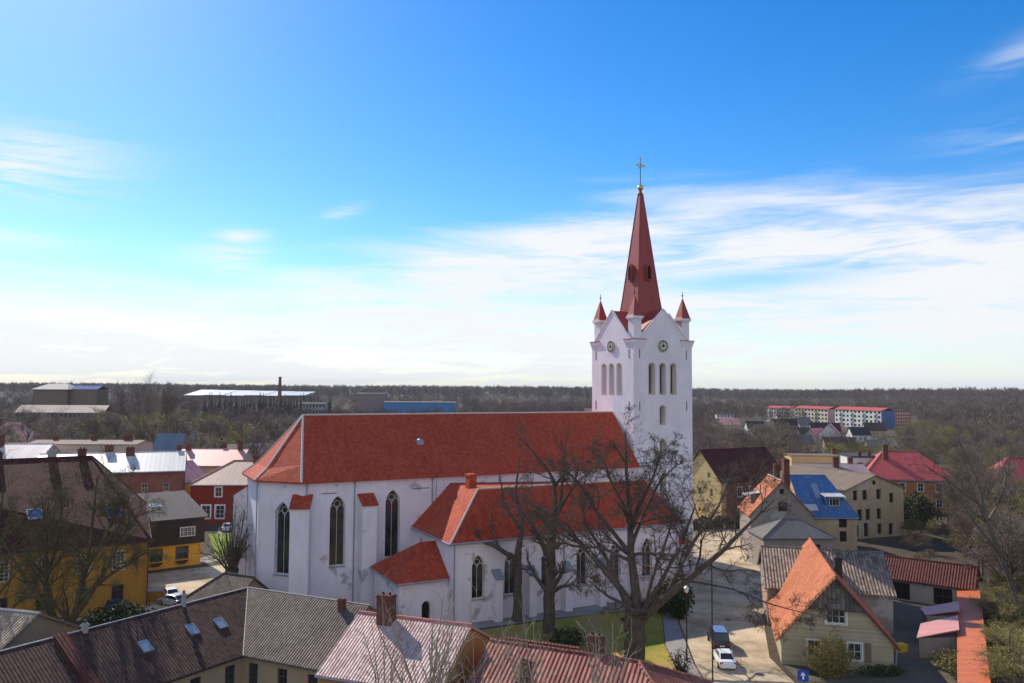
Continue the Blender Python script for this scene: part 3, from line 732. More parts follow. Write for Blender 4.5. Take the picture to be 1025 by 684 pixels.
# stepped cornice at the four corners, turrets on it
corn = MB(); cap = MB()
for su in (0, 1):
    for sv in (0, 1):
        cu = 1.05 if su == 0 else TW - 1.05; cv = -1.05 if sv == 0 else -TW + 1.05
        for k, (hw, z0, z1) in enumerate(((1.10, 34.9, 35.25), (1.20, 35.25, 35.6), (1.31, 35.6, 36.02))):
            uvbox(corn, cu - hw, cu + hw, cv - hw, cv + hw, z0, z1)
        uvbox(cap, cu - 1.38, cu + 1.38, cv - 1.38, cv + 1.38, 36.02, 36.14)
corn.build('cornice', TOWERW, ch); cap.build('cornice_roof', SPIRE, ch)
gm = MB()
for F in (FTN, FTE, FTW, FTS):
    gm.solid([F.at(0.7, TZ + 0.002, 0.0), F.at(TW - 0.7, TZ + 0.002, 0.0), F.at(TW / 2, 41.2, 0.0)], -F.n * 0.3)
    for sgn in (-1, 1):     # moulded gable edge
        a, b = F.at(TW / 2 + sgn * 5.2, TZ + 0.1, 0.02), F.at(TW / 2, 41.2, 0.02)
        gm.cyl(a, b, 0.12, n=6)
gm.build('gable', TOWERW, ch)
gr = MB(); c = PU(6, -6, 41.1)
quad = [PU(0.3, -0.3, 36.2), PU(TW - 0.3, -0.3, 36.2), PU(TW - 0.3, -TW + 0.3, 36.2), PU(0.3, -TW + 0.3, 36.2)]
mid = [PU(6, -0.28, 41.1), PU(TW - 0.28, -6, 41.1), PU(6, -TW + 0.28, 41.1), PU(0.28, -6, 41.1)]
pl = []
for i in range(4):
    pl += [[quad[i], mid[i], c], [mid[i], quad[(i + 1) % 4], c]]
gr.slab(pl, 0.15); gr.build('gable_roof', SPIRE, ch)
def turret(cu, cv):
    m = MB(); uvbox(m, cu - 0.76, cu + 0.76, cv - 0.76, cv + 0.76, 36.16, 39.3); uvbox(m, cu - 0.88, cu + 0.88, cv - 0.88, cv + 0.88, 39.3, 39.5); uvbox(m, cu - 1.02, cu + 1.02, cv - 1.02, cv + 1.02, 39.5, 39.85)
    o = m.build('turret', TOWERW, ch)
    r = MB(); q = [PU(cu - .95, cv - .95, 39.855), PU(cu + .95, cv - .95, 39.855), PU(cu + .95, cv + .95, 39.855), PU(cu - .95, cv + .95, 39.855)]
    top = PU(cu, cv, 43.5); q2 = [p + (top - p) * 0.1 + np.array((0, 0, -0.12)) for p in q]
    for i in range(4):
        j = (i + 1) % 4; r.poly([q[j], q[i], q2[i], q2[j]]); r.poly([q2[j], q2[i], top])
    r.poly(q); r.build('turret_roof', SPIRE, o)
    f = MB(); f.cyl(top - (0, 0, 0.15), top + (0, 0, 0.9), 0.05, n=6); f.lathe(top + (0, 0, 0.1), [(0.03, 0), (0.16, 0.1), (0.16, 0.22), (0.03, 0.32)], 8); f.build('finial', IRON, o)
for cu in (1.05, TW - 1.05):
    for cv in (-1.05, -TW + 1.05): turret(cu, cv)
sp = MB(); prof = [(3.25, 38.2), (2.58, 40.9), (2.25, 43.5), (0.30, 61.6)]
rings = [[PU(6 + sx * h, -6 + sy * h, z) for sx, sy in ((-1, -1), (1, -1), (1, 1), (-1, 1))] for h, z in prof]
for k in range(3):
    for i in range(4):
        j = (i + 1) % 4; sp.poly([rings[k][j], rings[k][i], rings[k + 1][i], rings[k + 1][j]])
sp.poly(rings[-1][::-1]); spire = sp.build('spire', SPIRE, ch)
caps(spire, [(rings[k][i], rings[k + 1][i]) for k in range(3) for i in range(4)], 0.07, SPIRE, 'hip_seam')
for dv, tv in ((V, U), (-U, V), (-V, -U), (U, -V)):
    h = 1.88; cc = PU(6, -6, 46.4)
    base = cc + dv * (h - 0.15)
    d = MB(); ol = [(a * 1.0, b) for a, b in outline(1.0, 2.9, 'pointed')]
    d.solid([base + tv * a + np.array((0, 0, b)) for a, b in ol], dv * 0.62); do = d.build('lucarne', SPIRE, spire)
    q = MB(); q.solid([base + dv * 0.625 + tv * a * 0.72 + np.array((0, 0, 0.2 + b * 0.82)) for a, b in ol], dv * 0.02); q.build('louvre', DARK, spire)
f = MB(); tp = PU(6, -6, 61.5)
f.lathe(tp, [(0.42, 0), (0.5, 0.15), (0.3, 0.3), (0.22, 0.8)], 12); f.build('finial_base', SPIRE, spire)
f = MB(); f.lathe(tp + (0, 0, 0.75), [(0.1, 0), (0.38, 0.12), (0.52, 0.4), (0.52, 0.6), (0.36, 0.88), (0.1, 1.0)], 16); f.build('gilded_ball', GOLD, spire, True)
f = MB(); zc = tp + (0, 0, 1.7); f.cyl(zc, zc + (0, 0, 4.9), 0.075, 0.05, 8)
cr = f.build('cross', IRON, spire)
f = MB(); arm = zc + (0, 0, 3.5)
f.cyl(arm - U * 0.75, arm + U * 0.75, 0.06, n=6)
for pnt in (arm - U * 0.8, arm + U * 0.8, zc + np.array((0, 0, 4.9))): f.lathe(pnt - (0, 0, 0.16), [(0.02, 0), (0.24, 0.1), (0.24, 0.24), (0.02, 0.34)], 8)
for k in range(8):
    t = k * math.pi / 4; t2 = t + math.pi / 4
    f.cyl(arm + U * 0.5 * math.cos(t) + np.array((0, 0, 0.5 * math.sin(t))), arm + U * 0.5 * math.cos(t2) + np.array((0, 0, 0.5 * math.sin(t2))), 0.07, n=5)
f.build('cross_ornament', GOLD, cr)
# clocks: black numerals ring on a pale dial
for F in (FTN, FTE):
    ccz = 35.1; s = 5.85
    m = MB(); m.cyl(F.at(s, ccz, 0.09), F.at(s, ccz, 0.22), 1.0, n=28); co = m.build('clock', CLOCKF, ch)
    m = MB()
    for k in range(12):
        t = k * math.pi / 6; ca, sa = math.cos(t), math.sin(t)
        pts = [(0.66, -0.13), (0.94, -0.13), (0.94, 0.13), (0.66, 0.13)]
        m.solid([F.at(s + r_ * ca - q_ * sa, ccz + r_ * sa + q_ * ca, 0.225) for r_, q_ in pts], F.n * 0.02)
    m.build('hour_marks', IRON, co)
    m = MB(); m.cyl(F.at(s, ccz, 0.22), F.at(s, ccz, 0.28), 0.24, n=12)
    for (ang, ln, wd) in ((R(100), 0.78, 0.05), (R(200), 0.5, 0.07)):
        ca, sa = math.cos(ang), math.sin(ang)
        m.solid([F.at(s - wd * sa, ccz + wd * ca, 0.25), F.at(s + wd * sa, ccz - wd * ca, 0.25), F.at(s + ln * ca + 0.02 * sa, ccz + ln * sa - 0.02 * ca, 0.25), F.at(s + ln * ca - 0.02 * sa, ccz + ln * sa + 0.02 * ca, 0.25)], F.n * 0.02)
    m.build('hands', IRON, co)

# ------------------------------------------------------------------ houses around the church
def addwin(t, F, specs, cutter=None):
    for s, z, w, h, kw in specs: window(t, cutter, F, s, z, w, h, **kw)
def skylight(parent, c, nrm, up, w, h, mat=None):
    n = V3(nrm) / np.linalg.norm(nrm); upv = V3(up) - n * np.dot(V3(up), n); upv /= np.linalg.norm(upv); sd = np.cross(upv, n)
    q = lambda a, b, d: V3(c) + sd * a + upv * b + n * d
    m = MB()
    for a0, a1, b0, b1 in ((-w / 2 - .1, -w / 2, -h / 2 - .1, h / 2 + .1), (w / 2, w / 2 + .1, -h / 2 - .1, h / 2 + .1), (-w / 2, w / 2, -h / 2 - .1, -h / 2), (-w / 2, w / 2, h / 2, h / 2 + .1)):
        m.solid([q(a0, b0, -.05), q(a1, b0, -.05), q(a1, b1, -.05), q(a0, b1, -.05)], n * 0.19)
    f = m.build('roof_window', GREYMETAL, parent)
    g = MB(); g.solid([q(-w / 2, -h / 2, 0.05), q(w / 2, -h / 2, 0.05), q(w / 2, h / 2, 0.05), q(-w / 2, h / 2, 0.05)], n * 0.05); g.build('pane', mat or SKYGL, f)
    return f
def roofpt(poly, x, y):      # height of the plane of a roof polygon
    a, b, c = (V3(p) for p in poly[:3]); n = np.cross(b - a, c - a); n = n * np.sign(n[2]); return np.array((x, y, a[2] - (n[0] * (x - a[0]) + n[1] * (y - a[1])) / n[2])), n / np.linalg.norm(n)

# long L shaped building with dark tiles
A = thing('long_house', 'long L-shaped house with dark brown tiled roof and skylights before the church apse', 'house', (-24, 76, 0))
ld = np.array((0.532, 0.847)); rd = np.array((0.906, -0.423)); ln_ = np.array((0.847, -0.532)); rn = np.array((-0.423, -0.906))
K = np.array((-26.9, 82.2)); LK0 = K - ld * 30; RK1 = K + rd * 15.0; hw = 6.65
def inter(p, d, q, e_):
    t = np.linalg.solve(np.array([d, -e_]).T, q - p); return p + d * t[0]
vin = inter(K + ln_ * hw, ld, K + rn * hw, rd); vout = inter(K - ln_ * hw, ld, K - rn * hw, rd)
Z3 = lambda p, z: (p[0], p[1], z)
rzA, ezA = 7.5, 3.5
pl = [[Z3(LK0 + ln_ * hw, ezA), Z3(vin, ezA), Z3(K, rzA), Z3(LK0, rzA)],
      [Z3(vin, ezA), Z3(RK1 + rn * hw, ezA), Z3(RK1, rzA), Z3(K, rzA)],
      [Z3(vout, ezA), Z3(LK0 - ln_ * hw, ezA), Z3(LK0, rzA), Z3(K, rzA)],
      [Z3(RK1 - rn * hw, ezA), Z3(vout, ezA), Z3(K, rzA), Z3(RK1, rzA)]]
Aw = MB(); ins = 0.45
l_in = lambda p, n_, k: p + n_ * k
vi2 = inter(K + ln_ * (hw - ins), ld, K + rn * (hw - ins), rd); vo2 = inter(K - ln_ * (hw - ins), ld, K - rn * (hw - ins), rd)
Aw.prism([LK0 + ld * .3 + ln_ * (hw - ins), vi2, RK1 - rd * .3 + rn * (hw - ins), RK1 - rd * .3 - rn * (hw - ins), vo2, LK0 + ld * .3 - ln_ * (hw - ins)], 0, ezA + 0.1)
Aw.solid([Z3(RK1 - rd * .6 + rn * (hw - ins), ezA + .1), Z3(RK1 - rd * .6, rzA - .15), Z3(RK1 - rd * .6 - rn * (hw - ins), ezA + .1)], Z3(rd * .3, 0))
Aw.solid([Z3(LK0 + ld * .3 + ln_ * (hw - ins), ezA + .1), Z3(LK0 + ld * .3, rzA - .15), Z3(LK0 + ld * .3 - ln_ * (hw - ins), ezA + .1)], Z3(ld * .3, 0))
awall = Aw.build('wall', TANW, A)
# the two wings are tiled separately: left wing darker
arl = MB().slab([pl[0], pl[2]], 0.2).build('roof', DTILE, A); arl['label'] = 'dark maroon brown tiled wing with skylights'
arr = MB().slab([pl[1], pl[3]], 0.2).build('roof', DTILE2, A); arr['label'] = 'weathered grey brown tiled wing'
caps(arl, [(pl[0][3], pl[0][2])], 0.06, MORTAR); caps(arr, [(pl[1][3], pl[1][2]), (K.tolist() + [rzA], Z3(vin, ezA))], 0.06, MORTAR)
FAr = Face(vi2, rd); ct = MB()
for s in (1.2, 4.6, 8.0, 11.2): window(A, ct, FAr, s, 0.7, 1.1, 2.1, nx=2, ny=3, frame=BROWNF)
FAl = Face(vi2 - ld * 20, ld)
for s in (18.6, 15, 11): window(A, ct, FAl, s, 0.7, 1.1, 2.1, nx=2, ny=3, frame=BROWNF)
cut(awall, ct)
for (s, t) in ((5.6, 3.0), (8.5, 2.8), (13.3, 3.1)):
    p = K - ld * s + ln_ * t; c, n = roofpt(pl[0], *p); skylight(arl, c, n, (0, 0, 1), 0.72, 1.1, SKYGL)
pz = LK0 + ld * 10.5; c0, n0 = roofpt(pl[0], *pz)
m = MB(); m.slab([[Z3(pz, rzA + .28), Z3(pz + ld * 1.0, rzA + .28), Z3(pz + ld * 1.0 + ln_ * (hw + .1), ezA + .28), Z3(pz + ln_ * (hw + .1), ezA + .28)]], 0.4); m.build('fire_wall', SHEDT, arl)
chimney(arl, K - ld * 7.6 + ln_ * .2, 0.3, 0.3, 7.2, 8.6, ld, CONC, 1); chimney(arl, K - ld * 17 + ln_ * .2, 0.4, 0.4, 7.2, 8.1, ld, CONC, 1)
chimney(arr, K + rd * 12.4 + rn * 0.8, 0.6, 0.5, 6.8, 8.0, rd, CHIMB, 0)

# small dark gable roof behind its ridge
house('back_wing', 'small outbuilding with dark hipped tile roof behind the long house ridge', 'outbuilding', (-39.0, 95.5), (0.906, -0.423), 7.5, 7, 2.6, 5.3, TANW, DTILE2, ends=('hip', 'gable'), hip=3.0)

# pale pink roofed house with big brick chimney
B, PB, sB, rB = house('pink_roofed_house', 'tan house with pale pink tiled roof and a stout brick chimney', 'house', (-15.9, 67.8), (0.94, -0.34), 10.6, 13.2, 4.0, 7.2, ORANGEW, PINKT, over=0.3, capm=m_plain('pink_ridge', (0.55, 0.2, 0.16), 0.8), cap_r=0.16,
    win=[('b0', 3.2, 0.9, 1.1, 1.6, dict(frame=BROWNF)), ('b0', 7.6, 0.9, 1.1, 1.6, dict(frame=BROWNF)), ('a1', 6.6, 1.0, 1.0, 1.5, dict(frame=BROWNF)), ('a1', 9.6, 1.0, 1.0, 1.5, dict(frame=BROWNF))],
    chim=[(2.9, 5.9, 1.5, 0.95, 9.4)])

# red ribbed roof in front of the oak
house('ribbed_roof_house', 'low house with red ribbed tile roof below the great bare tree', 'house', (-3.6, 64.9), (0.92, -0.39), 17.4, 11.0, 3.3, 6.0, ORANGEW, REDCORR, ends=('gable', 'hip'), hip=4.6, over=0.3, cap_r=0.15,
    win=[('b0', 4, .7, 1.2, 1.6), ('b0', 9, .7, 1.2, 1.6)], chim=[(9.0, 6.3, 1.3, 0.8, 7.5), (4.6, 1.6, 0.7, 0.7, 6.2)])
house('lean_to', 'small red roofed shed tucked behind the pink roof gable', 'shed', (-4.4, 76.6), (0.94, -0.34), 4.4, 3.6, 2.9, 3.8, ORANGEW, SHEDT, over=0.15)
def garden_wall(name, label, p, q, h, th, mat, capmat):
    p = V3(p); q = V3(q); d = q - p; L = np.linalg.norm(d)
    t = thing(name, label, 'wall', (*(p + q) / 2, 0))
    c = (p + q) / 2
    MB().box((c[0], c[1], 0), L, th, h, d).build('masonry', mat, t); MB().box((c[0], c[1], h), L + .1, th + .14, 0.12, d).build('coping', capmat, t)
garden_wall('garden_wall', 'tan brick garden wall between ribbed red roof and churchyard', (-0.5, 82.6), (6.8, 79.5), 2.4, 0.4, WALLST, SHEDT)
garden_wall('yard_wall', 'low pale wall beside the ochre house front', (-50.2, 103.5), (-45.4, 105), 1.3, 0.4, OCHRE, CONC)

# tan gabled house, lower left corner
house('corner_house', 'house in lower left corner with pale patched tiles and tan gable', 'house', (-41.7, 77.8), (-0.96, 0.26), 11, 10, 4.7, 7.3, TANW, m_tile('patched_pale_tile', (0.22, 0.17, 0.12), (0.42, 0.34, 0.24), .32, .4, .1, moss=(.3, .19, .05)), over=0.35, capm=MORTAR, cap_r=.13,
      win=[('a0', 5.0, 1.2, 1.0, 1.6, dict(nx=2, ny=4))])

# big ochre house with maroon roof
Fh = thing('ochre_house', 'large ochre house with huge maroon tiled hip roof on the left', 'house', (-60, 105, 0))
fc, bc = np.array((-45.9, 102.0)), np.array((-57.6, 125.0)); fd = np.array((-0.85, -0.527)); flc = fc + fd * 34; blc = bc + fd * 34
fw_ = MB().prism([fc + np.array((-.5, .25)), bc + np.array((-.35, -.6)), blc, flc], 0, 8.75).build('wall', OCHRE, Fh)
fe, be = (fc[0] + .15, fc[1] - .15, 8.5), (bc[0] + .3, bc[1] + .3, 9.6); re_ = (-59.1, 112.0, 18.1); rl_ = (-59.1 - 30 * .76, 112 - 30 * .65, 18.3)
fl, bl = (flc[0], flc[1] - .3, 8.5), (blc[0], blc[1] + .5, 9.6)
fro = MB().slab([[fe, re_, rl_, fl], [fe, be, re_], [be, bl, rl_, re_]], 0.25).build('roof', MAROON, Fh)
caps(fro, [(fe, re_), (re_, rl_), (be, re_)], 0.13, MAROON)
m = MB(); m.cyl(V3(fe) - (0, 0, .2), V3(fl) - (0, 0, .2), .1, n=6); m.cyl(V3(fe) - (0, 0, .2), V3(be) - (0, 0, .2), .1, n=6); m.build('gutter', IRON, Fh)
MB().cyl((fc[0] - .2, fc[1] - .2, 8.3), (fc[0] - .2, fc[1] - .2, 0.2), .08, n=6).build('drainpipe', IRON, Fh)
t0 = fc + np.array((-.5, .25)); FF = Face(flc, t0 - flc); Lf = np.linalg.norm(t0 - flc); ct = MB()
for s in (3.3, 7.2, 11.4, 15.6, 19.8):
    window(Fh, ct, FF, Lf - s, 5.0, 1.35, 2.3, nx=3, ny=5, casing=.08, muntin=.06, frame=CREAMF)
    window(Fh, ct, FF, Lf - s, 1.2, 1.25, 1.9, nx=2, ny=3, casing=.05, frame=BROWNF)
FR = Face(t0, (bc + np.array((-.35, -.6))) - t0)
for s in (6, 11, 16): window(Fh, ct, FR, s, 5, 1.2, 2.0, nx=2, ny=3, casing=.1)
cut(fw_, ct)
for (x, y, w_, h_) in ((-51.6, 103.7, 1.7, 1.9), (-58.8, 98.6, 1.5, 1.7)):
    c, n = roofpt([fe, re_, rl_], x, y); skylight(fro, c, n, (0, 0, 1), w_, h_, SKYBL)
for k, (s, m_) in enumerate(((1.5, CHIMB), (5.2, CONC), (11.5, CHIMB))):
    p = V3(re_) - np.array((.76, .65, 0)) * s + np.array((0, 0.5, 0)); chimney(fro, p[:2], 1.0, 0.7, 17.0, 19.2, (.76, .65), m_, 2)

# dark house with yellow ground floor
G = thing('mansard_house', 'house with dark boarded upper storey over bright yellow ground floor', 'house', (-54, 130, 0))
ga = np.array((0.80, 0.60)); gb = np.array((-0.60, 0.80)); g0 = np.array((-58.2, 119.6)); GP = lambda s, t, z: (*(g0 + ga * s + gb * t), z)
gw = MB().prism([GP(0, 0, 0)[:2], GP(11.5, 0, 0)[:2], GP(11.5, 15, 0)[:2], GP(0, 15, 0)[:2]], 0, 3.9).build('wall', YELLOW, G)
um = MB(); um.solid([GP(-.2, -.55, 3.5), GP(-.2, -.05, 7.3), GP(-.2, 14.5, 9.6), GP(-.2, 15.2, 3.9), GP(-.2, 0.0, 3.902)], V3(GP(12.1, 0, 0)) - V3(GP(0, 0, 0)) + (0, 0, 0))
upw = um.build('upper_storey', DBOARD, G)
gro = MB().slab([[GP(-.5, -.45, 7.42), GP(12.4, -.45, 7.42), GP(12.4, 14.7, 9.9), GP(-.5, 14.7, 9.9)]], .18).build('roof', DFELT, G)
caps(gro, [(GP(12.4, -.45, 7.42), GP(12.4, 14.7, 9.9)), (GP(-.5, -.45, 7.4), GP(12.4, -.45, 7.4))], .1, IRON, 'verge')
FG = Face(g0, ga); ct = MB()
for s in (4.9, 8.7): window(G, ct, FG, s, 1.2, 1.7, 1.8, nx=2, ny=2, frame=BROWNF, casing=.12)
cut(gw, ct)
for s in (4.9, 8.7):
    m = MB(); m.solid([FG.at(s - 1, .95, .02), FG.at(s + 1, .95, .02), FG.at(s + .35, .45, .02), FG.at(s - .35, .45, .02)], FG.n * .35); m.build('flower_box', FLOWERB, G)
dw = Face(g0 - gb * .62, ga)
window(G, None, dw, 9.2, 4.7, 2.3, 1.5, nx=4, ny=2, frame=CREAMF, depth=-.2, fw=.12)
c, n = roofpt([GP(-.5, -.45, 7.42), GP(12.4, -.45, 7.42), GP(12.4, 14.7, 9.9)], *(g0 + ga * 6.2 + gb * 7)); skylight(gro, c, n, (0, 0, 1), 1.6, 1.6, SKYGL)

# row of roofs further left
house('white_roofed_house', 'red brick house with bright white sheet metal roof behind the dark mansard', 'house', (-93.5, 155.5), (.935, .354), 27.2, 15, 10.7, 13.9, REDBRICK, WMETAL, capm=WMETAL,
      win=[('b0', s, 6.4, 1.1, 1.8) for s in (4, 8, 12, 16, 20, 24)], chim=[(12.4, 8.2, 1.6, 1.1, 15.6), (16.6, 6.4, 1.6, 1.2, 15.2), (26, 8.5, 1.0, .8, 15.2)])
house('flat_beige_house', 'long beige plastered block behind the maroon roof ridge', 'building', (-113.5, 186), (1, .04), 25, 10, 14.2, 14.9, BEIGEW, BROWNROOF, gut=False, over=.15, win=[('b0', s, 11.2, 1.0, 1.4) for s in (3, 9, 15, 21)], chim=[(4, 5, 1, .8, 16), (13, 5, 1, .8, 16), (21, 5, 1.6, .9, 16.2)])
house('blush_roofed_house', 'house with blush white metal roof at the left edge before the beige block', 'house', (-118, 172), (1, .05), 15, 12, 11.3, 14.9, BEIGEW, m_seam('blush_sheet', (.70, .58, .56), 1.1, .45), win=[('b0', 4, 8, 1, 1.6)], chim=[(4.2, 5, 1.3, 1, 17)])
house('red_wooden_house', 'red boarded house with faded tan hip roof beside the apse', 'house', (-65.8, 163.6), (1, .06), 17, 15, 8.0, 12.0, REDB, TANMETAL, ends=('hip', 'hip'), hip=6.5, capm=m_plain('red_ridge', (.42, .1, .08), .7), cap_r=.16,
      win=[('b0', 5.6, 5.4, 1.3, 1.9, dict(nx=2, ny=2, casing=.2)), ('b0', 3.2, 1.0, 1.7, 2.6, dict(nx=2, ny=3, casing=.25)), ('b0', 6.0, 1.0, 1.7, 2.6, dict(nx=2, ny=3, casing=.25)), ('b0', 10, 1.0, 1.7, 2.6, dict(nx=2, ny=3, casing=.25))], chim=[(11.5, 6, 1, .8, 13.4)])
house('small_yellow_house', 'narrow yellow house squeezed between red brick and red boarded houses', 'house', (-75.5, 178), (.25, .97), 12, 8.5, 6.5, 10.2, YELLOW, PMETAL, win=[('a0', 2.4, 4.5, .9, 1.6, dict(frame=BROWNF)), ('a0', 5.4, 4.5, .9, 1.6, dict(frame=BROWNF)), ('a0', 2.4, 1.2, .9, 1.8, dict(frame=BROWNF)), ('a0', 5.4, 1.2, .9, 1.8, dict(frame=BROWNF))])
house('salmon_roofed_house', 'wide house with salmon pink metal roof behind the small yellow house', 'house', (-86, 199), (1, .04), 17.5, 15, 8.3, 11.7, BEIGEW, PMETAL, win=[('b0', s, 5, 1.1, 1.8) for s in (3, 7, 11, 15)], chim=[(2.5, 7, 1.1, .9, 13.2), (11, 9, 1.2, 1, 13.2), (15.8, 7, 1, .8, 13.8)])
house('maroon_gable_house', 'house with dark red gable roof beyond the apse hip', 'house', (-73, 236), (.3, .95), 12, 9, 6.5, 10.6, BEIGEW, PMETAL, win=[('a0', 4.5, 5, 1.2, 1.6)])
house('rose_hipped_house', 'house with rose pink hipped roof among bare trees at far left', 'house', (-181, 268), (1, .1), 16, 16, 8.5, 15.0, PANELW, PMETAL, ends=('hip', 'hip'), hip=6, chim=[(4, 8, 1.2, 1, 16.6)], win=[('b0', s, 5, 1.2, 1.8) for s in (3, 8, 13)])
house('slate_roofed_house', 'house with grey blue slate roof among trees left of the apse', 'house', (-121, 268), (1, .12), 12, 11, 6.0, 11.6, BEIGEW, m_seam('slate_blue', (.16, .2, .25), .8, .4), win=[('b0', s, 4.4, 1.2, 1.8) for s in (3, 7, 10)], chim=[(10, 5, 1.2, 1, 12.8)])
house('dark_eaves_house', 'low grey house under dark eaves beside the two dark firs', 'house', (-86, 238), (1, .05), 13, 10, 8, 10.5, BEIGEW, BROWNROOF, win=[('b0', 4, 5, 1.2, 1.6), ('b0', 9, 5, 1.2, 1.6)])

# right of the tower
K1, _, sK, _ = house('yellow_gable_house', 'tall pale yellow gabled house with long maroon roof right of the tower', 'house', (44.5, 168.8), (.888, .46), 19, 12.5, 8.6, 14.7, PALEY, MAROON, over=.3,
      win=[('a0', 8.7, 8.9, 1.0, 1.2, dict(frame=CREAMF)), ('a0', 5.6, 5, 1.0, 1.6, dict(frame=CREAMF)), ('a0', 9.4, 5, 1.0, 1.6, dict(frame=CREAMF)), ('a0', 5.6, 1.4, .6, .8, dict(frame=BROWNF))])
house('red_brick_range', 'two storey red brick range under the maroon roof with pale window bays', 'building', (46.2, 168.7), (.888, .46), 17, 1.2, 8.3, 8.45, REDBRICK, MAROON, over=.02, gut=False, cap=False,
      win=[('b0', s, z, 1.3, 2.0, dict(frame=CREAMF, casing=.2)) for s in (3, 6.4, 9.8, 13.2) for z in (1.2, 5.2)])
L_, PL, sL, rL = house('grey_gable_house', 'derelict grey gabled house with bright orange left roof slope', 'house', (50.2, 132.5), (.1, .995), 9.5, 10.2, 7.3, 12.8, GREYW, ORANGE, over=.35, gut=False, capm=MORTAR,
      win=[('a0', 5.3, 7.8, 1.5, 1.5, dict(glass=DARK, frame=BROWNF, nx=2)), ('a0', 5.2, 10.6, .8, .9, dict(glass=DARK, frame=BROWNF, nx=1, ny=1))], chim=[(7.2, 4.2, 1.0, 1.0, 15.0), (8.2, 2.4, 1.6, 1.0, 15.8)])
dm = MB(); dm.solid([PL(4.2, 9.0, 8.2), PL(6.2, 9.0, 8.2), PL(6.2, 9.0, 9.9), PL(4.2, 9.0, 9.9)], V3(PL(0, 7, 0)) - V3(PL(0, 9.6, 0))); d_ = dm.build('dormer', GREYW, rL)
MB().slab([[PL(4, 10.3, 9.92), PL(6.4, 10.3, 9.92), PL(6.4, 6.8, 10.5), PL(4, 6.8, 10.5)]], .12).build('dormer_roof', WMETAL, rL)
house('hipped_annex', 'low grey annex with dark hipped roof before the orange sloped gable', 'annex', (39.4, 124.5), (1, .03), 11.2, 7.2, 5.0, 7.3, GREYW, GREYROOF, ends=('hip', 'hip'), hip=4.4, over=.25, gut=False,
      win=[('b0', 8.2, 1.8, 1.4, 2.2, dict(glass=DARK, frame=BROWNF)), ('b0', 3.0, 1.6, 1.2, 1.8, dict(glass=DARK, frame=BROWNF))])
Lb_, PLb, sLb, rLb = house('blue_roofed_house', 'old house with patched blue sheet roof and dormer between grey gable and factory', 'house', (50.6, 137.4), (1, .02), 9.0, 12, 6.4, 12.6, OLDW, BLUEMETAL, ends=('gable', 'hip'), hip=3.0, over=.3, gut=True, capm=BLUEMETAL,
      win=[('b0', 2.4, 2.0, 1.2, 1.8, dict(glass=DARK, frame=BROWNF)), ('b0', 6.6, 2.0, 1.2, 1.8, dict(glass=DARK, frame=BROWNF)), ('b0', 6.6, 4.4, 1.4, 1.5, dict(glass=DARK, frame=BROWNF))])
dm = MB(); dm.solid([PLb(4.2, 1.4, 7.2), PLb(7.2, 1.4, 7.2), PLb(7.2, 1.4, 9.6), PLb(4.2, 1.4, 9.6)], (0, 4.2, 0)); dm.build('dormer', BLUEMETAL, rLb)
dF = Face(PLb(0, 1.4, 0)[:2], (1, .02)); window(Lb_, None, dF, 5.7, 7.9, 1.8, 1.3, nx=3, ny=1, frame=CREAMF, depth=-.03)
MB().slab([[PLb(3.9, .7, 9.62), PLb(7.5, .7, 9.62), PLb(7.5, 5.6, 10.3), PLb(3.9, 5.6, 10.3)]], .12).build('dormer_roof', WMETAL, rLb)
MB().slab([[PLb(2.9, 2.4, 9.1), PLb(4.0, 2.4, 9.1), PLb(4.0, 4.6, 11.35), PLb(2.9, 4.6, 11.35)]], .06).build('roof_patch', m_plain('pale_blue_patch', (.2, .28, .4), .6), rLb)
MB().slab([[PLb(-.3, .4, 7.3), PLb(2.6, .4, 7.3), PLb(2.6, 2.6, 8.9), PLb(-.3, 2.6, 8.9)]], .12).build('roof_patch', WMETAL, rLb)
old = dict(glass=DARK, frame=BROWNF, nx=2, ny=2, depth=.4)
house('old_factory', 'derelict three storey tan factory with shallow brown gable roof', 'factory', (76.3, 155), (-.352, .936), 22, 14.2, 9.3, 11.8, OLDW, BROWNROOF, over=.4, gut=False,
      win=[('a0', s, z, 1.1, h, old) for s, z, h in ((2.3, 7.2, 1.9), (4.6, 7.2, 1.9), (8.0, 7.2, 1.9), (11.2, 6.4, 1.9), (3.3, 3.4, 2.1), (5.3, 3.4, 2.1), (8.0, 3.4, 2.1), (2.4, .3, 2.2), (4.8, .3, 2.6), (8.1, .6, 2.0), (10.9, .3, 2.2))]
          + [('a0', 6.9, 10.0, .8, .9, dict(glass=DARK, frame=BROWNF, arch='round', nx=1, ny=1))]
          + [('b0', s, z, 1.1, 2.0, old) for s in (3, 7, 11, 15) for z in (1, 4, 6.8)])
house('mauve_roofed_range', 'low range with flat mauve roof and stub chimneys behind the blue roof', 'building', (67, 182), (.99, -.1), 15, 14, 8.6, 10.6, OLDW, MAUVEROOF, over=.2, gut=False, chim=[(8.5, 5, 1.3, 1.1, 12.4), (13, 9, 1, 1, 12)])
house('brick_villa', 'orange brick house with bright red metal roof and dark dormers', 'house', (83, 187.5), (.985, -.17), 20.5, 15, 7.6, 13.2, ORBRICK, REDMETAL, ends=('hip', 'hip'), hip=6.5, over=.5,
      win=[('b0', s, z, 1.3, 1.9, dict(casing=.14)) for s in (4, 8.5, 12.5, 16.5) for z in (1, 4.6)], chim=[(6.4, 5.4, 1.1, 1.1, 15.0)])
house('red_hipped_house', 'house with dull red hipped roof half hidden by bare trees at right', 'house', (112, 184), (.98, -.2), 18, 13, 6.8, 12.2, ORBRICK, DULLRED, ends=('hip', 'hip'), hip=5, win=[('b0', s, 3.6, 1.2, 1.8) for s in (3, 8, 13)])
pv = thing('parapet_block', 'small white block with parapet and three tall windows beyond the factory', 'building', (89, 200, 0))
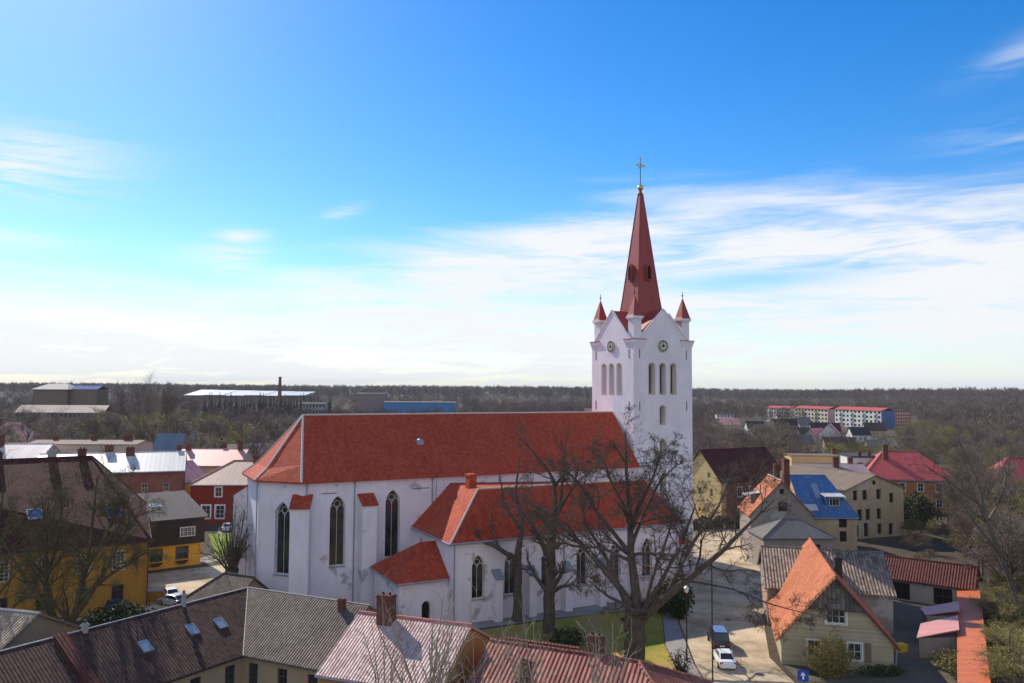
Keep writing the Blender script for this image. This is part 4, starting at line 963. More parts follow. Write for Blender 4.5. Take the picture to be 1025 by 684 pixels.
MB().box((88.2, 199, 0), 8.4, 9, 11.6, (1, -.1)).build('wall', PANELW, pv); MB().box((88.2, 199, 11.6), 8.9, 9.5, .35, (1, -.1)).build('parapet', IRON, pv)
pf = Face((84.0, 194.9), (1, -.1))
for s in (1.5, 4.0, 6.6): window(pv, None, pf, s, 8.0, 1.2, 2.4, nx=1, ny=1, frame=BROWNF, depth=-.06)
for x in (86, 88.4, 90.6): MB().box((x, 196.5, 11.95), .9, .8, .9).build('chimney', CHIMB, pv)
house('orange_fire_wall', 'sunlit bare orange wall behind the mauve roof', 'wall', (73, 207), (1, -.03), 13.5, 6, 10.9, 11.2, m_plaster('orange_fire', (.62, .40, .2), .15), BROWNROOF, over=.05, gut=False, cap=False, chim=[(12, 3, 1.1, 1, 12.6)])

# gabled house with long orange roof, lower right
O = V3((38.1, 80.1)); pa = V3((.24, .97)); pa /= np.linalg.norm(pa)
Pt, PP, sP, rP = house('orange_roofed_house', 'cream boarded gabled house with sagging orange tile roof by the gravel road', 'house', O, pa, 20.5, 10.6, 3.1, 9.1, CREAMB, ORANGE, over=.55, gut=False, capm=ORANGE,
      win=[('a0', 7.0, 0.9, 1.35, 1.75, dict(nx=2, ny=2, casing=.12, fw=.12)), ('a0', 5.3, 4.4, 1.9, 1.5, dict(nx=3, ny=2, casing=.14, fw=.12)), ('a0', 3.2, 0.9, 1.35, 1.75, dict(nx=2, ny=2, casing=.12, fw=.12))])
shx = sP['a0']; sx_ = 7.0 + .95 + .3
MB().solid([shx.at(sx_ - .3, .85, .01), shx.at(sx_ + .3, .85, .01), shx.at(sx_ + .3, 2.75, .01), shx.at(sx_ - .3, 2.75, .01)], shx.n * .05).build('shutter', m_boards('shutter_boards', (.26, .2, .15), .1, False), Pt)
# tiled upper gable
sk = MB(); hb = 2.55; zb = 6.2
sk.solid([shx.at(5.3 - hb - .35, zb - .25, .35), shx.at(5.3 + hb + .35, zb - .25, .35), shx.at(5.3, 9.25, .05)], -shx.n * .3); sk.build('gable_cladding', SKIRTT, Pt)
m = MB(); m.solid([shx.at(5.3 - hb - .3, zb - .42, .02), shx.at(5.3 + hb + .3, zb - .42, .02), shx.at(5.3 + hb + .3, zb - .26, .02), shx.at(5.3 - hb - .3, zb - .26, .02)], shx.n * .34); m.build('gable_band', BROWNF, Pt)
for sgn in (0, 1):     # barge boards
    e0, e1 = (PP(-.38, -.55, 2.4), PP(-.38, 5.3, 9.12)) if sgn == 0 else (PP(-.38, 11.15, 2.4), PP(-.38, 5.3, 9.12))
    MB().cyl(e0, e1, .12, n=4).build('barge_board', m_plain('maroon_board%d' % sgn, (.22, .05, .04), .7) if sgn == 0 else ORANGE, rP)
MB().cyl(PP(-.1, -.3, 2.6), PP(-.1, -.12, .1), .07, n=6).build('drainpipe', GREYMETAL, Pt)
bq = np.array((-pa[1], pa[0])); w0 = O + pa * 13.4 + bq * 11.0
house('x', '', '', w0, -bq, 13.8, 13.0, 4.6, 8.0, GREYW, STRIPET, over=.4, gut=False, into=Pt, prefix='wing_', capm=STRIPET, win=[('b0', 1.4, 1.5, .9, 1.2, dict(frame=BROWNF))])
chimney(rP, PP(9.5, 3.6, 0)[:2], .75, .75, 6.8, 9.3, pa, IRON, 1)

# sheds
house('long_shed', 'long low shed with old dark red tile roof behind the dark yard', 'shed', (50.0, 109.5), (.80, -.60), 11.5, 5.5, 2.9, 5.0, BEIGEW, SHEDT, over=.4, gut=False, win=[('b0', 3, .1, 2.2, 2.2, dict(frame=BROWNF, glass=DARK)), ('b0', 8, .1, 2.2, 2.2, dict(frame=BROWNF, glass=DARK))])
so = thing('orange_roofed_shed', 'very long narrow lean-to shed with orange sheet roof at lower right', 'shed', (49, 87, 0))
q0, q1 = np.array((57.4, 103.2)), np.array((36.5, 66.0)); sd = (q1 - q0) / np.linalg.norm(q1 - q0); sn = np.array((-sd[1], sd[0])); 
if sn[0] < 0: sn = -sn
MB().prism([q0 + sn * .3, q1 + sn * .3, q1 + sn * 2.2, q0 + sn * 2.2][::-1], 0, 2.2).build('wall', WALLST, so)
ors = MB().slab([[(*q0, 2.35), (*q1, 2.35), (*(q1 + sn * 2.5), 2.75), (*(q0 + sn * 2.5), 2.75)]], .15).build('roof', ORANGE2, so)
caps(ors, [((*(q0 + sn * 2.5), 2.75), (*(q1 + sn * 2.5), 2.75))], .08, ORANGE2, 'verge')
def lean(name, label, pts, zs, rm, wm):
    t = thing(name, label, 'shed', (*np.mean(np.array(pts), 0), 0))
    MB().slab([[(p[0], p[1], z) for p, z in zip(pts, zs)]], .12).build('roof', rm, t)
    c = np.mean(np.array(pts), 0); q = [c + (V3(p) - c) * .9 for p in pts]
    a_ = sum(q[i][0] * q[(i + 1) % 4][1] - q[(i + 1) % 4][0] * q[i][1] for i in range(4)); q = q if a_ > 0 else q[::-1]
    MB().prism(q, 0, min(zs) - .14).build('wall', wm, t)
lean('pink_lean_to', 'pink sheet lean-to beside the orange shed, nearer the dark red roof', [(48.4, 95.0), (53.2, 95.4), (51.2, 91.6), (47.6, 92.2)], (2.4, 3.1, 3.1, 2.4), PMETAL, GREYW)
lean('rose_lean_to', 'slanting rose sheet lean-to beside the orange shed with yellow end', [(45.6, 89.4), (50.0, 89.8), (47.2, 84.6), (42.6, 84.4)], (2.2, 3.0, 3.0, 2.2), PMETAL, GREYW)
yb = thing('yellow_box', 'yellow panel box at the end of the rose lean-to', 'box', (42.2, 86.6, 0)); MB().box((42.0, 86.8, 0), 1.3, .8, .7, (1, .3)).build('body', YELLOWP, yb); MB().box((42.0, 86.8, .7), 1.42, .92, .08, (1, .3)).build('lid', YELLOWP, yb)
tp_ = thing('covered_trailer', 'trailer under blue and white tarpaulin in the dark yard', 'trailer', (49.6, 107.5, 0))
MB().box((47.6, 106.0, .45), 3.6, 1.7, .3, (.8, -.5)).build('chassis', IRON, tp_)
mm = MB(); mm.solid([(46.2, 106.9 - .9, .75), (46.2, 108.5 - .9, .75), (46.2, 108.3 - .9, 1.3), (46.2, 107.9 - .9, 1.5), (46.2, 107.1 - .9, 1.3)], (2.8, -1.75, 0)); mm.build('tarpaulin', BLUET, tp_)
mm = MB(); mm.solid([(45.7, 105.6, .76), (46.9, 104.8, .76), (46.9, 104.9, .95), (45.7, 105.7, .95)], (.8, 1.4, 0)); mm.build('white_cover', SIGNW, tp_)
for dx, dy in ((46.7, 105.5), (48.2, 106.6)):
    pass
for wx, wy in ((47.2, 105.2), (48.1, 106.7)): MB().cyl((wx, wy, .35), (wx + .1, wy + .16, .35), .35, n=14).build('wheel', TYRE, tp_)

# ------------------------------------------------------------------ trees
def unit(a): return a / np.maximum(np.linalg.norm(a, axis=-1, keepdims=True), 1e-9)
def march(rg, start, dr, length, segs, wig, up):
    B = len(start); P = np.zeros((B, segs + 1, 3)); P[:, 0] = start; d = unit(dr.copy()); st = (length / segs)[:, None]
    for i in range(segs):
        d = unit(d + rg.normal(0, wig, (B, 3)) + np.array((0, 0, up))); P[:, i + 1] = P[:, i] + d * st
    return P
def spawn(rg, P, Rr, n, t0, ratio, ang, segs, wig, up, rr, tip=0.35, lenmin=0.0, len0=None, rmin=0.012):
    B, k, _ = P.shape
    idx = np.repeat(np.arange(B), n); t = rg.uniform(t0, 1.0, B * n) ** 0.85 * (k - 1)
    i = np.clip(t.astype(int), 0, k - 2); f = (t - i)[:, None]
    st = P[idx, i] * (1 - f) + P[idx, i + 1] * f; tan = unit(P[idx, i + 1] - P[idx, i])
    rad = Rr[idx, i] * (1 - f[:, 0]) + Rr[idx, i + 1] * f[:, 0]
    L = np.linalg.norm(P[:, 1:] - P[:, :-1], axis=2).sum(1)[idx] if len0 is None else np.full(B * n, len0)
    L = np.maximum(L * rg.uniform(*ratio, B * n) * (1.15 - 0.55 * t / (k - 1)), lenmin)
    q = unit(np.cross(tan, rg.normal(0, 1, (B * n, 3)))); a = np.radians(rg.uniform(*ang, B * n))[:, None]
    d = np.cos(a) * tan + np.sin(a) * q
    C = march(rg, st, d, L, segs, wig, up)
    r0 = np.maximum(rad * rr, rmin); tp = np.linspace(1, tip, segs + 1)
    return C, np.maximum(r0[:, None] * tp[None], rmin * .7)
def tubes_mesh(name, groups):
    VV = []; FF = []; off = 0
    for P, Rr, n in groups:
        B, k, _ = P.shape
        if B == 0: continue
        T = np.empty_like(P); T[:, 1:-1] = P[:, 2:] - P[:, :-2]; T[:, 0] = P[:, 1] - P[:, 0]; T[:, -1] = P[:, -1] - P[:, -2]; T = unit(T)
        ref = np.where(np.abs(T[..., 2:3]) > 0.9, np.array((1.0, 0, 0)), np.array((0, 0, 1.0))); a = unit(np.cross(T, ref)); b = np.cross(T, a)
        th = np.arange(n) * 2 * math.pi / n
        v = P[:, :, None] + Rr[:, :, None, None] * (a[:, :, None] * np.cos(th)[:, None] + b[:, :, None] * np.sin(th)[:, None])
        base = (np.arange(B) * k * n)[:, None, None] + (np.arange(k - 1) * n)[None, :, None] + off
        i = np.arange(n)[None, None]; j = (i + 1) % n
        q = np.stack([base + i, base + j, base + n + j, base + n + i], -1).reshape(-1, 4)
        VV.append(v.reshape(-1, 3)); FF.append(q); off += B * k * n
    return np_mesh(name, np.concatenate(VV), np.concatenate(FF))
def np_mesh(name, v, f):
    me = bpy.data.meshes.new(name); me.vertices.add(len(v)); me.vertices.foreach_set('co', np.ascontiguousarray(v, dtype=np.float32).ravel())
    m = f.shape[1]; me.loops.add(f.size); me.loops.foreach_set('vertex_index', np.ascontiguousarray(f, dtype=np.int32).ravel())
    me.polygons.add(len(f)); me.polygons.foreach_set('loop_start', np.arange(0, f.size, m, dtype=np.int32))
    me.update(calc_edges=True); return me
def leaf_mesh(name, rg, pts, size, spread, n):
    c = np.repeat(pts, n, 0) + rg.normal(0, spread, (len(pts) * n, 3)); a = unit(rg.normal(0, 1, c.shape)); b = unit(np.cross(a, rg.normal(0, 1, c.shape)))
    s = (size * rg.uniform(.6, 1.4, len(c)))[:, None]
    v = np.stack([c - a * s, c + b * s * .7, c + a * s, c - b * s * .7], 1).reshape(-1, 3)
    return np_mesh(name, v, np.arange(len(v)).reshape(-1, 4))
def smooth_line(pts, r0, r1, k=9, jit=0.0, rg=None):
    pts = V3(pts); n = len(pts); t = np.linspace(0, n - 1, k); out = []
    for x in t:
        i = min(int(x), n - 2); f = x - i; p0 = pts[max(i - 1, 0)]; p1 = pts[i]; p2 = pts[i + 1]; p3 = pts[min(i + 2, n - 1)]
        out.append(0.5 * (2 * p1 + (p2 - p0) * f + (2 * p0 - 5 * p1 + 4 * p2 - p3) * f * f + (3 * p1 - p0 - 3 * p2 + p3) * f ** 3))
    out = np.array(out)
    if jit and rg is not None: out[1:-1] += rg.normal(0, jit, out[1:-1].shape)
    return out[None], np.linspace(r0, r1, k)[None]
def make_tree(name, label, loc, trunks, levels, seed, bark=None, twig=None, split=1, leaf=None, cat='tree', group=None, leaf_spec=(0.05, 0.2, 3), sides=(9, 6, 4, 3, 3)):
    """trunks: list of (points, r0, r1) traced limbs; levels: list of spawn settings"""
    rg = np.random.default_rng(seed)
    t = thing(name, label, cat, loc, group)
    tr = []; P = []; Rr = []
    for pts, r0, r1 in trunks:
        p, r = smooth_line(pts, r0, r1, 10, min(max(r1, .04), .10) * 0.9, rg); P.append(p); Rr.append(r)
    P = np.concatenate(P); Rr = np.concatenate(Rr)
    tr.append((P, Rr, sides[0])); cr = []
    for li, lv in enumerate(levels):
        P, Rr = spawn(rg, P, Rr, **lv)
        (tr if li < split - 1 else cr).append((P, Rr, sides[min(li + 1, len(sides) - 1)]))
    o = link('trunk', tubes_mesh('trunk', tr), t, bark or BARK); c = None
    if cr: c = link('crown', tubes_mesh('crown', cr), t, twig or TWIG)
    if leaf is not None: link('leaves', leaf_mesh('leaves', rg, P[:, 1:].reshape(-1, 3)[::2], *leaf_spec), t, leaf)
    return t
def lv(n, t0, ratio, ang, segs, wig, up, rr, **k): return dict(n=n, t0=t0, ratio=ratio, ang=ang, segs=segs, wig=wig, up=up, rr=rr, **k)

OAK = [([(0, 0, -.3), (0, 0, 2.8), (.3, 0, 5.6)], 1.09, 1.15),
       ([(.3, 0, 5.2), (-.3, .2, 11), (-.5, .6, 17), (-.9, .8, 23.5)], 0.55, 0.07),
       ([(.6, -.3, 4.4), (3.2, -1.2, 7), (6, -2, 9.5), (9, -2.2, 12.2), (12, -1.5, 14.8), (14.2, -1, 16.6)], 0.50, 0.06),
       ([(5, -1.8, 8.6), (9, -4, 8.4), (12.5, -5, 7.2), (16.5, -5.5, 6.3)], 0.13, 0.03),
       ([(3.0, -1.0, 6.8), (6.5, 1.5, 12), (9.5, 3, 15.5), (11, 4, 18.5)], 0.25, 0.05),
       ([(-.3, .2, 5.6), (-3.8, 1, 10), (-6.5, 1.8, 12.5), (-9.5, 2.2, 15), (-12, 2.5, 16.2)], 0.40, 0.05),
       ([(-.2, .3, 10.5), (-3.8, -1.5, 15), (-6, -2.5, 18.5), (-8.2, -3, 20.2)], 0.25, 0.05),
       ([(-.3, .2, 11.5), (2.4, 2, 17), (5.2, 3.2, 20)], 0.23, 0.05),
       ([(-.5, .5, 14.5), (-2.5, 2, 19), (-3.6, 3, 22)], 0.18, 0.05),
       ([(-.4, .5, 13.5), (1.5, -1.8, 19), (2.4, -2.4, 21.8)], 0.19, 0.05),
       ([(.2, -.8, 5), (-2, -4, 7), (-4, -6.6, 8.5), (-5.5, -8, 10)], 0.23, 0.05),
       ([(.9, .2, 5), (3, 4, 9), (5, 7, 12), (6, 9, 15)], 0.28, 0.05),
       ([(-.6, .3, 5), (-2.4, 4, 9.5), (-4.5, 7, 13), (-5, 8.5, 16)], 0.28, 0.05),
       ([(0.6, -.4, 5), (3, -3.6, 10.5), (4.4, -5, 14.5), (5, -6, 17)], 0.25, 0.05)]
make_tree('bare_oak', 'huge gnarled bare oak with wide spreading limbs before the church aisle', (12.9, 83.2, 0), OAK,
          [lv(11, .2, (.2, .45), (30, 75), 6, .17, .05, .5, tip=.3), lv(8, .2, (.3, .6), (30, 70), 4, .2, .03, .55, tip=.4, rmin=.022), lv(6, .15, (.35, .7), (30, 65), 3, .2, .03, .55, tip=.5, rmin=.017), lv(4, .2, (.45, .8), (30, 60), 2, .15, .03, .7, tip=.7, rmin=.013)], 5, split=2)
make_tree('bare_tree', 'tall dark bare tree left of the oak with forked upper limbs', (4.6, 92.5, 0),
          [([(0, 0, -.2), (-.1, 0, 6), (.2, 0, 12)], .75, .5), ([(.2, 0, 12), (.5, .2, 16), (-.6, .3, 19), (-3.5, .4, 22)], .36, .05), ([(.1, 0, 11), (1.2, -.4, 16), (1.6, -.6, 21.5)], .3, .05), ([(.3, 0, 13), (2.6, .6, 16.5), (3.4, .8, 20)], .26, .05), ([(-.1, 0, 9), (-2.4, .3, 12.5), (-5, .4, 16)], .26, .05)],
          [lv(10, .3, (.2, .45), (30, 65), 4, .15, .06, .5), lv(7, .25, (.35, .6), (30, 60), 3, .18, .04, .55, rmin=.02), lv(5, .2, (.35, .6), (30, 60), 2, .18, .03, .6, rmin=.016)], 8, split=2)
make_tree('pollarded_tree', 'pollarded dark tree with blunt stubby limbs before the aisle windows', (0.8, 97, 0),
          [([(0, 0, -.2), (.1, 0, 4), (.1, 0, 8.6)], .62, .42), ([(.1, 0, 7), (-2.2, -.3, 8.8), (-4.4, -.5, 9.6), (-5.2, -.5, 11.2)], .34, .12), ([(-2.2, -.3, 8.8), (-3, 0, 10.8), (-3.2, 0, 12.8)], .2, .08), ([(.1, 0, 8), (.6, .2, 12), (-.2, .4, 15), (.3, .6, 20)], .4, .06), ([(.4, .1, 11), (-1.6, 0, 14), (-2.2, .3, 17.5)], .24, .06)],
          [lv(5, .35, (.14, .3), (30, 65), 3, .16, .08, .4), lv(4, .3, (.4, .7), (30, 60), 3, .18, .05, .5), lv(3, .2, (.4, .7), (30, 60), 2, .18, .03, .6)], 9, split=1)
# pollard with upright shoots at the apse
rgp = np.random.default_rng(3)
sh = [([(0, 0, -.2), (0, 0, 2), (.1, 0, 4.4)], .75, .85)]
for k in range(26):
    a = rgp.uniform(0, 2 * math.pi); s = rgp.uniform(.5, 5.2); h = rgp.uniform(9.5, 14.8) - s * .8
    sh.append(([(.1 + .4 * math.cos(a), .4 * math.sin(a), 4.0), (s * .5 * math.cos(a), s * .5 * math.sin(a), 5.5 + h * .12), (s * math.cos(a), s * math.sin(a), h)], .13, .02))
make_tree('pollarded_lime', 'pollarded lime with dark knob and upright young shoots beside the apse', (-36.3, 104.2, 0), sh,
          [lv(9, .15, (.15, .38), (20, 55), 3, .12, .1, .5), lv(4, .2, (.3, .6), (20, 50), 2, .12, .06, .6)], 4, split=1)
make_tree('budding_tree', 'large leaning tree with mossy stems and olive buds before the ochre house', (-43.2, 79, 0),
          [([(-.6, 0, -.2), (-.5, 0, 2.5), (.2, 0, 5), (1.2, 0, 9), (1.6, .4, 14), (1.8, .6, 19)], .5, .05), ([(.2, 0, 5), (2.8, -.4, 9), (5, -.6, 13), (6.2, -.6, 16)], .32, .05), ([(-.5, 0, 2.5), (-2.6, .5, 7), (-3.2, .9, 12), (-4, 1.2, 17)], .36, .05), ([(.8, 0, 7), (3.8, .6, 9.5), (7, 1, 11.5)], .24, .05), ([(-1.6, .3, 5), (-5, .6, 9), (-8, 1, 13)], .28, .05), ([(1.3, 0, 10), (4, -1, 14), (5, -1.4, 18)], .22, .04), ([(-2.8, .6, 9), (-.8, -1, 14), (-.6, -1.5, 18.5)], .2, .04)],
          [lv(15, .2, (.2, .46), (25, 65), 4, .16, .06, .5), lv(9, .2, (.35, .7), (30, 60), 3, .18, .03, .55, rmin=.014), lv(9, .15, (.4, .8), (30, 60), 2, .18, .02, .6, rmin=.011)], 21, bark=MOSSBARK, twig=MOSSBARK, split=1, leaf=BUD, leaf_spec=(.045, .12, 1))
make_tree('budding_tree', 'slender budding tree at the left frame edge above the patched tile roof', (-52.5, 82, 0),
          [([(0, 0, -.2), (.2, 0, 5), (-.3, .2, 11), (.2, .3, 18)], .3, .04)] + [([(0, 0, 3 + k * 1.1), (math.cos(k * 2.4) * 3, math.sin(k * 2.4) * 2.4, 7 + k * 1.0), (math.cos(k * 2.4) * 5, math.sin(k * 2.4) * 4, 10 + k * .85)], .13, .03) for k in range(9)],
          [lv(9, .2, (.22, .46), (25, 65), 4, .16, .06, .5), lv(9, .2, (.35, .7), (30, 60), 3, .18, .03, .55, rmin=.018), lv(4, .15, (.4, .8), (30, 60), 2, .18, .02, .6, rmin=.011)], 22, bark=MOSSBARK, twig=MOSSBARK, split=1, leaf=BUD, leaf_spec=(.045, .12, 1))
# young pale trees close to the camera
def sapling(name, label, loc, H, n, spread, seed, bark=PALEBARK, r=.09, group=None, lv2=3):
    rgs = np.random.default_rng(seed); st = [([(0, 0, -.2), (0, 0, H * .12), (.05, 0, H * .25)], r * 1.5, r * 1.1)]
    for k in range(n):
        a = rgs.uniform(0, 2 * math.pi); s = spread * rgs.uniform(.3, 1); h = H * rgs.uniform(.75, 1.0) - s * .5; z0 = H * rgs.uniform(.12, .3)
        rr_ = r * rgs.uniform(.8, 1.25)
        st.append(([(0, 0, z0), (s * .45 * math.cos(a), s * .45 * math.sin(a), z0 + (h - z0) * .42), (s * math.cos(a), s * math.sin(a), h)], rr_, r * .2))
    return make_tree(name, label, loc, st, [lv(10, .2, (.14, .34), (20, 50), 3, .08, .07, .55, rmin=.014), lv(lv2, .2, (.3, .6), (20, 50), 2, .1, .05, .65)], seed, bark=bark, twig=bark, split=1, sides=(6, 4, 3, 3))
sapling('young_tree', 'pale barked young tree fanning upward before the pink tiled roof', (-6.2, 60.5, 0), 14.6, 11, 4.4, 31, r=.12)
sapling('young_tree', 'slim pale young tree rising left of the stout brick chimney', (-9.6, 62.5, 0), 14.2, 5, 2.2, 32, r=.07)
sapling('young_tree', 'pale sunlit young tree whose shoots cross the red ribbed roof', (2.2, 57, 0), 12.8, 11, 4.4, 33, r=.09)
sapling('young_tree', 'pale sunlit young tree between pink gable and ribbed roof', (-2.4, 57.5, 0), 11.6, 7, 3.2, 34, r=.08)
sapling('young_tree', 'pale thin young tree near the right hip of the ribbed roof', (6.6, 57.5, 0), 11.6, 7, 3.4, 35, r=.08)
make_tree('bare_tree', 'reddish bare tree standing before the long maroon roof', (48.8, 160, 0), [([(0, 0, -.2), (.1, 0, 4), (.2, 0, 9), (.1, .2, 15)], .34, .05)] + [([(.1, 0, 3 + k * .9), (math.cos(k * 2.4) * 3, math.sin(k * 2.4) * 3, 7 + k * .8), (math.cos(k * 2.4) * 4.6, math.sin(k * 2.4) * 4.6, 9.5 + k * .7)], .15, .03) for k in range(9)],
          [lv(7, .25, (.25, .5), (25, 60), 3, .14, .05, .55), lv(5, .2, (.4, .7), (25, 60), 3, .15, .04, .6), lv(4, .2, (.4, .7), (25, 60), 2, .15, .02, .7)], 41, bark=m_bark('russet_bark', (.06, .04, .034), (.13, .085, .07)), twig=MATS['russet_bark'], split=1)
make_tree('leaning_tree', 'tall bare tree with trunk leaning left on the thicket slope', (60, 96, 0),
          [([(1, 0, -.2), (0, 0, 5), (-2.5, .3, 12), (-3.4, .5, 17), (-5.5, .8, 22)], .42, .06), ([(-2.5, .3, 12), (-.4, 0, 17), (.6, .2, 22.5)], .2, .04), ([(-1, 0, 8), (-5, -.6, 13), (-8.5, -1, 18)], .2, .04), ([(-3, .4, 14), (-6.6, 1.2, 17), (-9.4, 1.6, 19)], .14, .03)],
          [lv(8, .3, (.2, .4), (25, 60), 4, .14, .06, .5), lv(5, .25, (.35, .6), (25, 60), 3, .16, .04, .55), lv(4, .2, (.4, .6), (25, 60), 2, .16, .03, .6)], 43, bark=m_bark('grey_bark', (.10, .085, .07), (.19, .16, .13)), twig=MATS['grey_bark'], split=1)

# templates for trees of the middle distance, each about 12 m tall, crown mesh shared by its copies
def template(kind, seed, form):
    rg = np.random.default_rng(seed); st = [([(0, 0, -.4), (.1, 0, 3), (0, .1, 6.5), (.1, 0, 11.5)], .24, .04)]
    nl = 11
    for k in range(nl):
        a = k * 2.4 + rg.uniform(-.4, .4); z0 = rg.uniform(2.0, 7.5); s = (form * rg.uniform(.65, 1.1)) * (1 - .055 * z0)
        st.append(([(.05, 0, z0), (s * .55 * math.cos(a), s * .55 * math.sin(a), z0 + 2.2), (s * math.cos(a), s * math.sin(a), z0 + rg.uniform(2.6, 5))], .10, .02))
    P = []; Rr = []
    for pts, r0, r1 in st:
        p, r = smooth_line(pts, r0, r1, 6, .05, rg); P.append(p); Rr.append(r)
    P = np.concatenate(P); Rr = np.concatenate(Rr); tr = tubes_mesh('trunk', [(P, Rr, 5)])
    P2, R2 = spawn(rg, P, Rr, 9, .25, (.25, .5), (25, 65), 3, .16, .05, .6)
    P3, R3 = spawn(rg, P2, np.maximum(R2, .02), 7, .2, (.4, .8), (25, 65), 2, .16, .03, .8)
    R3 = np.maximum(R3, .016); P4, R4 = spawn(rg, P3, R3, 3, .2, (.5, .9), (25, 60), 1, .1, .02, .9); R4 = np.maximum(R4, .014)
    cr = tubes_mesh('crown', [(P2, np.maximum(R2, .02), 3), (P3, R3, 3), (P4, R4, 3)])
    lf = None
    if kind >= 2: lf = leaf_mesh('leaves', rg, P4[:, 1], .09 if kind == 2 else .12, .2, 1)
    return tr, cr, lf, kind
TEMPL = [template(k, 100 + 7 * k + s, f) for k in range(4) for s, f in ((0, 4.6), (1, 3.4))]
def place_tree(x, y, H, kind, label, group, name='bare_tree', wide=1.0):
    tr, cr, lf, k = TEMPL[kind * 2 + random.randrange(2)]
    t = thing(name, label, 'tree', (x, y, float(terr(x, y))), group)
    s = H / 12.0; t.scale = (s * wide, s * wide, s); t.rotation_euler = (0, 0, random.uniform(0, 6.28))
    for nm, me, mt in (('trunk', tr, BARK), ('crown', cr, BTWIG[kind]), ('leaves', lf, BUD if kind == 2 else BTWIG[3])):
        if me is None: continue
        o = bpy.data.objects.new(nm, me); COL.objects.link(o); o.parent = t
        if not me.materials: me.materials.append(mt)
    return t
FOOT = []      # rough discs kept free of trees
for o in list(bpy.data.objects):
    if o.parent is None and o.get('category') in ('house', 'building', 'factory', 'outbuilding', 'annex'):
        FOOT.append((o.location.x, o.location.y, 11.0))
FOOT += [(-63, 205, 10), (-54, 160, 9), (58, 168, 4)]
def free(x, y, keep=()):
    return all((x - a) ** 2 + (y - b) ** 2 > r * r for a, b, r in FOOT)
def zone(n, px, Yr, Hr, kinds, label, group, name='bare_tree', dmin=6.0, wide=1.0, cond=None):
    pts = []; tries = 0
    while len(pts) < n and tries < n * 60:
        tries += 1; p = random.uniform(*px); y = math.sqrt(random.uniform(Yr[0] ** 2, Yr[1] ** 2)); x = (p - 512.5) / 790 * y
        if not free(x, y) or any((x - a) ** 2 + (y - b) ** 2 < dmin * dmin for a, b in pts): continue
        if cond and not cond(x, y): continue
        pts.append((x, y)); place_tree(x, y, random.uniform(*Hr), random.choice(kinds), label, group, name, wide)
    return pts
PZ = []
PZ += zone(92, (-30, 300), (225, 400), (11, 18), (0, 0, 1, 1, 0, 2), 'bare grey brown tree in the wooded belt beyond the left rooftops', 'bare trees beyond the left rooftops', dmin=7.5, wide=1.25)
PZ += zone(12, (225, 300), (300, 440), (9, 12), (2, 3), 'pale green budding tree left of the church roof ridge', 'budding trees left of the church ridge', 'budding_tree', dmin=9, wide=1.3)
PZ += zone(4, (172, 190), (330, 400), (7, 10), (3,), 'bright green budding tree near the pale meadow at left', 'green trees by the meadow', 'budding_tree', dmin=7, wide=1.3)
PZ += zone(52, (698, 790), (215, 400), (9, 14), (0, 1, 1, 1), 'bare brown tree in the wooded slope between tower and apartment blocks', 'bare trees between tower and apartment blocks', dmin=6, wide=1.25)
PZ += zone(10, (735, 790), (240, 330), (7, 9), (2,), 'olive budding tree above the long maroon roof', 'budding trees above the maroon roof', 'budding_tree', dmin=6, wide=1.3)
PZ += zone(16, (830, 905), (262, 330), (6, 8.5), (2, 2, 3), 'olive budding tree beyond the bright red metal roof', 'budding trees beyond the red metal roof', 'budding_tree', dmin=6, wide=1.4)
PZ += zone(60, (905, 1050), (205, 400), (10, 15), (0, 1, 0, 2, 1), 'bare grey tree on the wooded hillside at the right', 'bare trees on the right hillside', dmin=7, wide=1.2)
thick = lambda x, y: x > 61 + (y - 70) * 0.23 if y < 120 else x > 62 + (y - 120) * .5
PZ += zone(46, (915, 1050), (80, 175), (9, 15), (1, 2, 1, 0), 'bare brown tree in the thicket behind the orange shed', 'bare trees in the thicket', dmin=4.5, cond=lambda x, y: x > 63 + (y - 105) * .45 and x > 62)
PZ += zone(40, (955, 1060), (66, 120), (3, 6), (2, 1, 2), 'low tangled olive shrub in the thicket beside the orange shed', 'shrubs in the thicket', 'shrub', dmin=2.6, wide=1.7, cond=lambda x, y: x > 41.4 + (y - 66) * .565)
PZ += zone(14, (905, 1000), (108, 160), (2.5, 4.5), (2, 1), 'low brown shrub on the rough slope beyond the dark yard', 'shrubs beyond the dark yard', 'shrub', dmin=3.5, wide=1.8, cond=lambda x, y: y > 122 - (x - 62) * .6)

PZ += zone(9, (122, 178), (500, 580), (26, 32), (0, 1, 0), 'tall bare tree in the high clump breaking the left horizon', 'tall trees on the left horizon', dmin=6, wide=.8)
PZ += zone(12, (715, 905), (300, 520), (7, 10), (1, 2, 0), 'bare garden tree among the small houses below the apartment row', 'garden trees below the apartments', dmin=8)

# conifers
def conifer(seed, H=14.0, Rr=3.0, tiers=13, blades=26):
    rg = np.random.default_rng(seed); V_ = []; F_ = []
    for k in range(tiers):
        z = H * (.06 + .94 * k / tiers); r = Rr * (1 - k / tiers) * rg.uniform(.85, 1.1) + .15
        for b in range(blades):
            a = rg.uniform(0, 6.283); rr = r * rg.uniform(.7, 1.12); w = .28 + .1 * rr; d = np.array((math.cos(a), math.sin(a), 0)); s = np.array((-d[1], d[0], 0)); n = len(V_)
            tip = d * rr + np.array((0, 0, z - .34 * rr)); mid = d * rr * .5 + np.array((0, 0, z + .08 * rr))
            V_ += [np.array((0, 0, z + .55)), mid + s * w, tip, mid - s * w]; F_.append((n, n + 1, n + 2, n + 3))
    return np_mesh('crown', np.array(V_), np.array(F_))
CON = [conifer(1), conifer(2, 14, 2.6), conifer(3, 14, 3.4)]
ctr = tubes_mesh('trunk', [(*smooth_line([(0, 0, -.3), (0, 0, 6), (0, 0, 13.6)], .25, .03, 5), 6)])
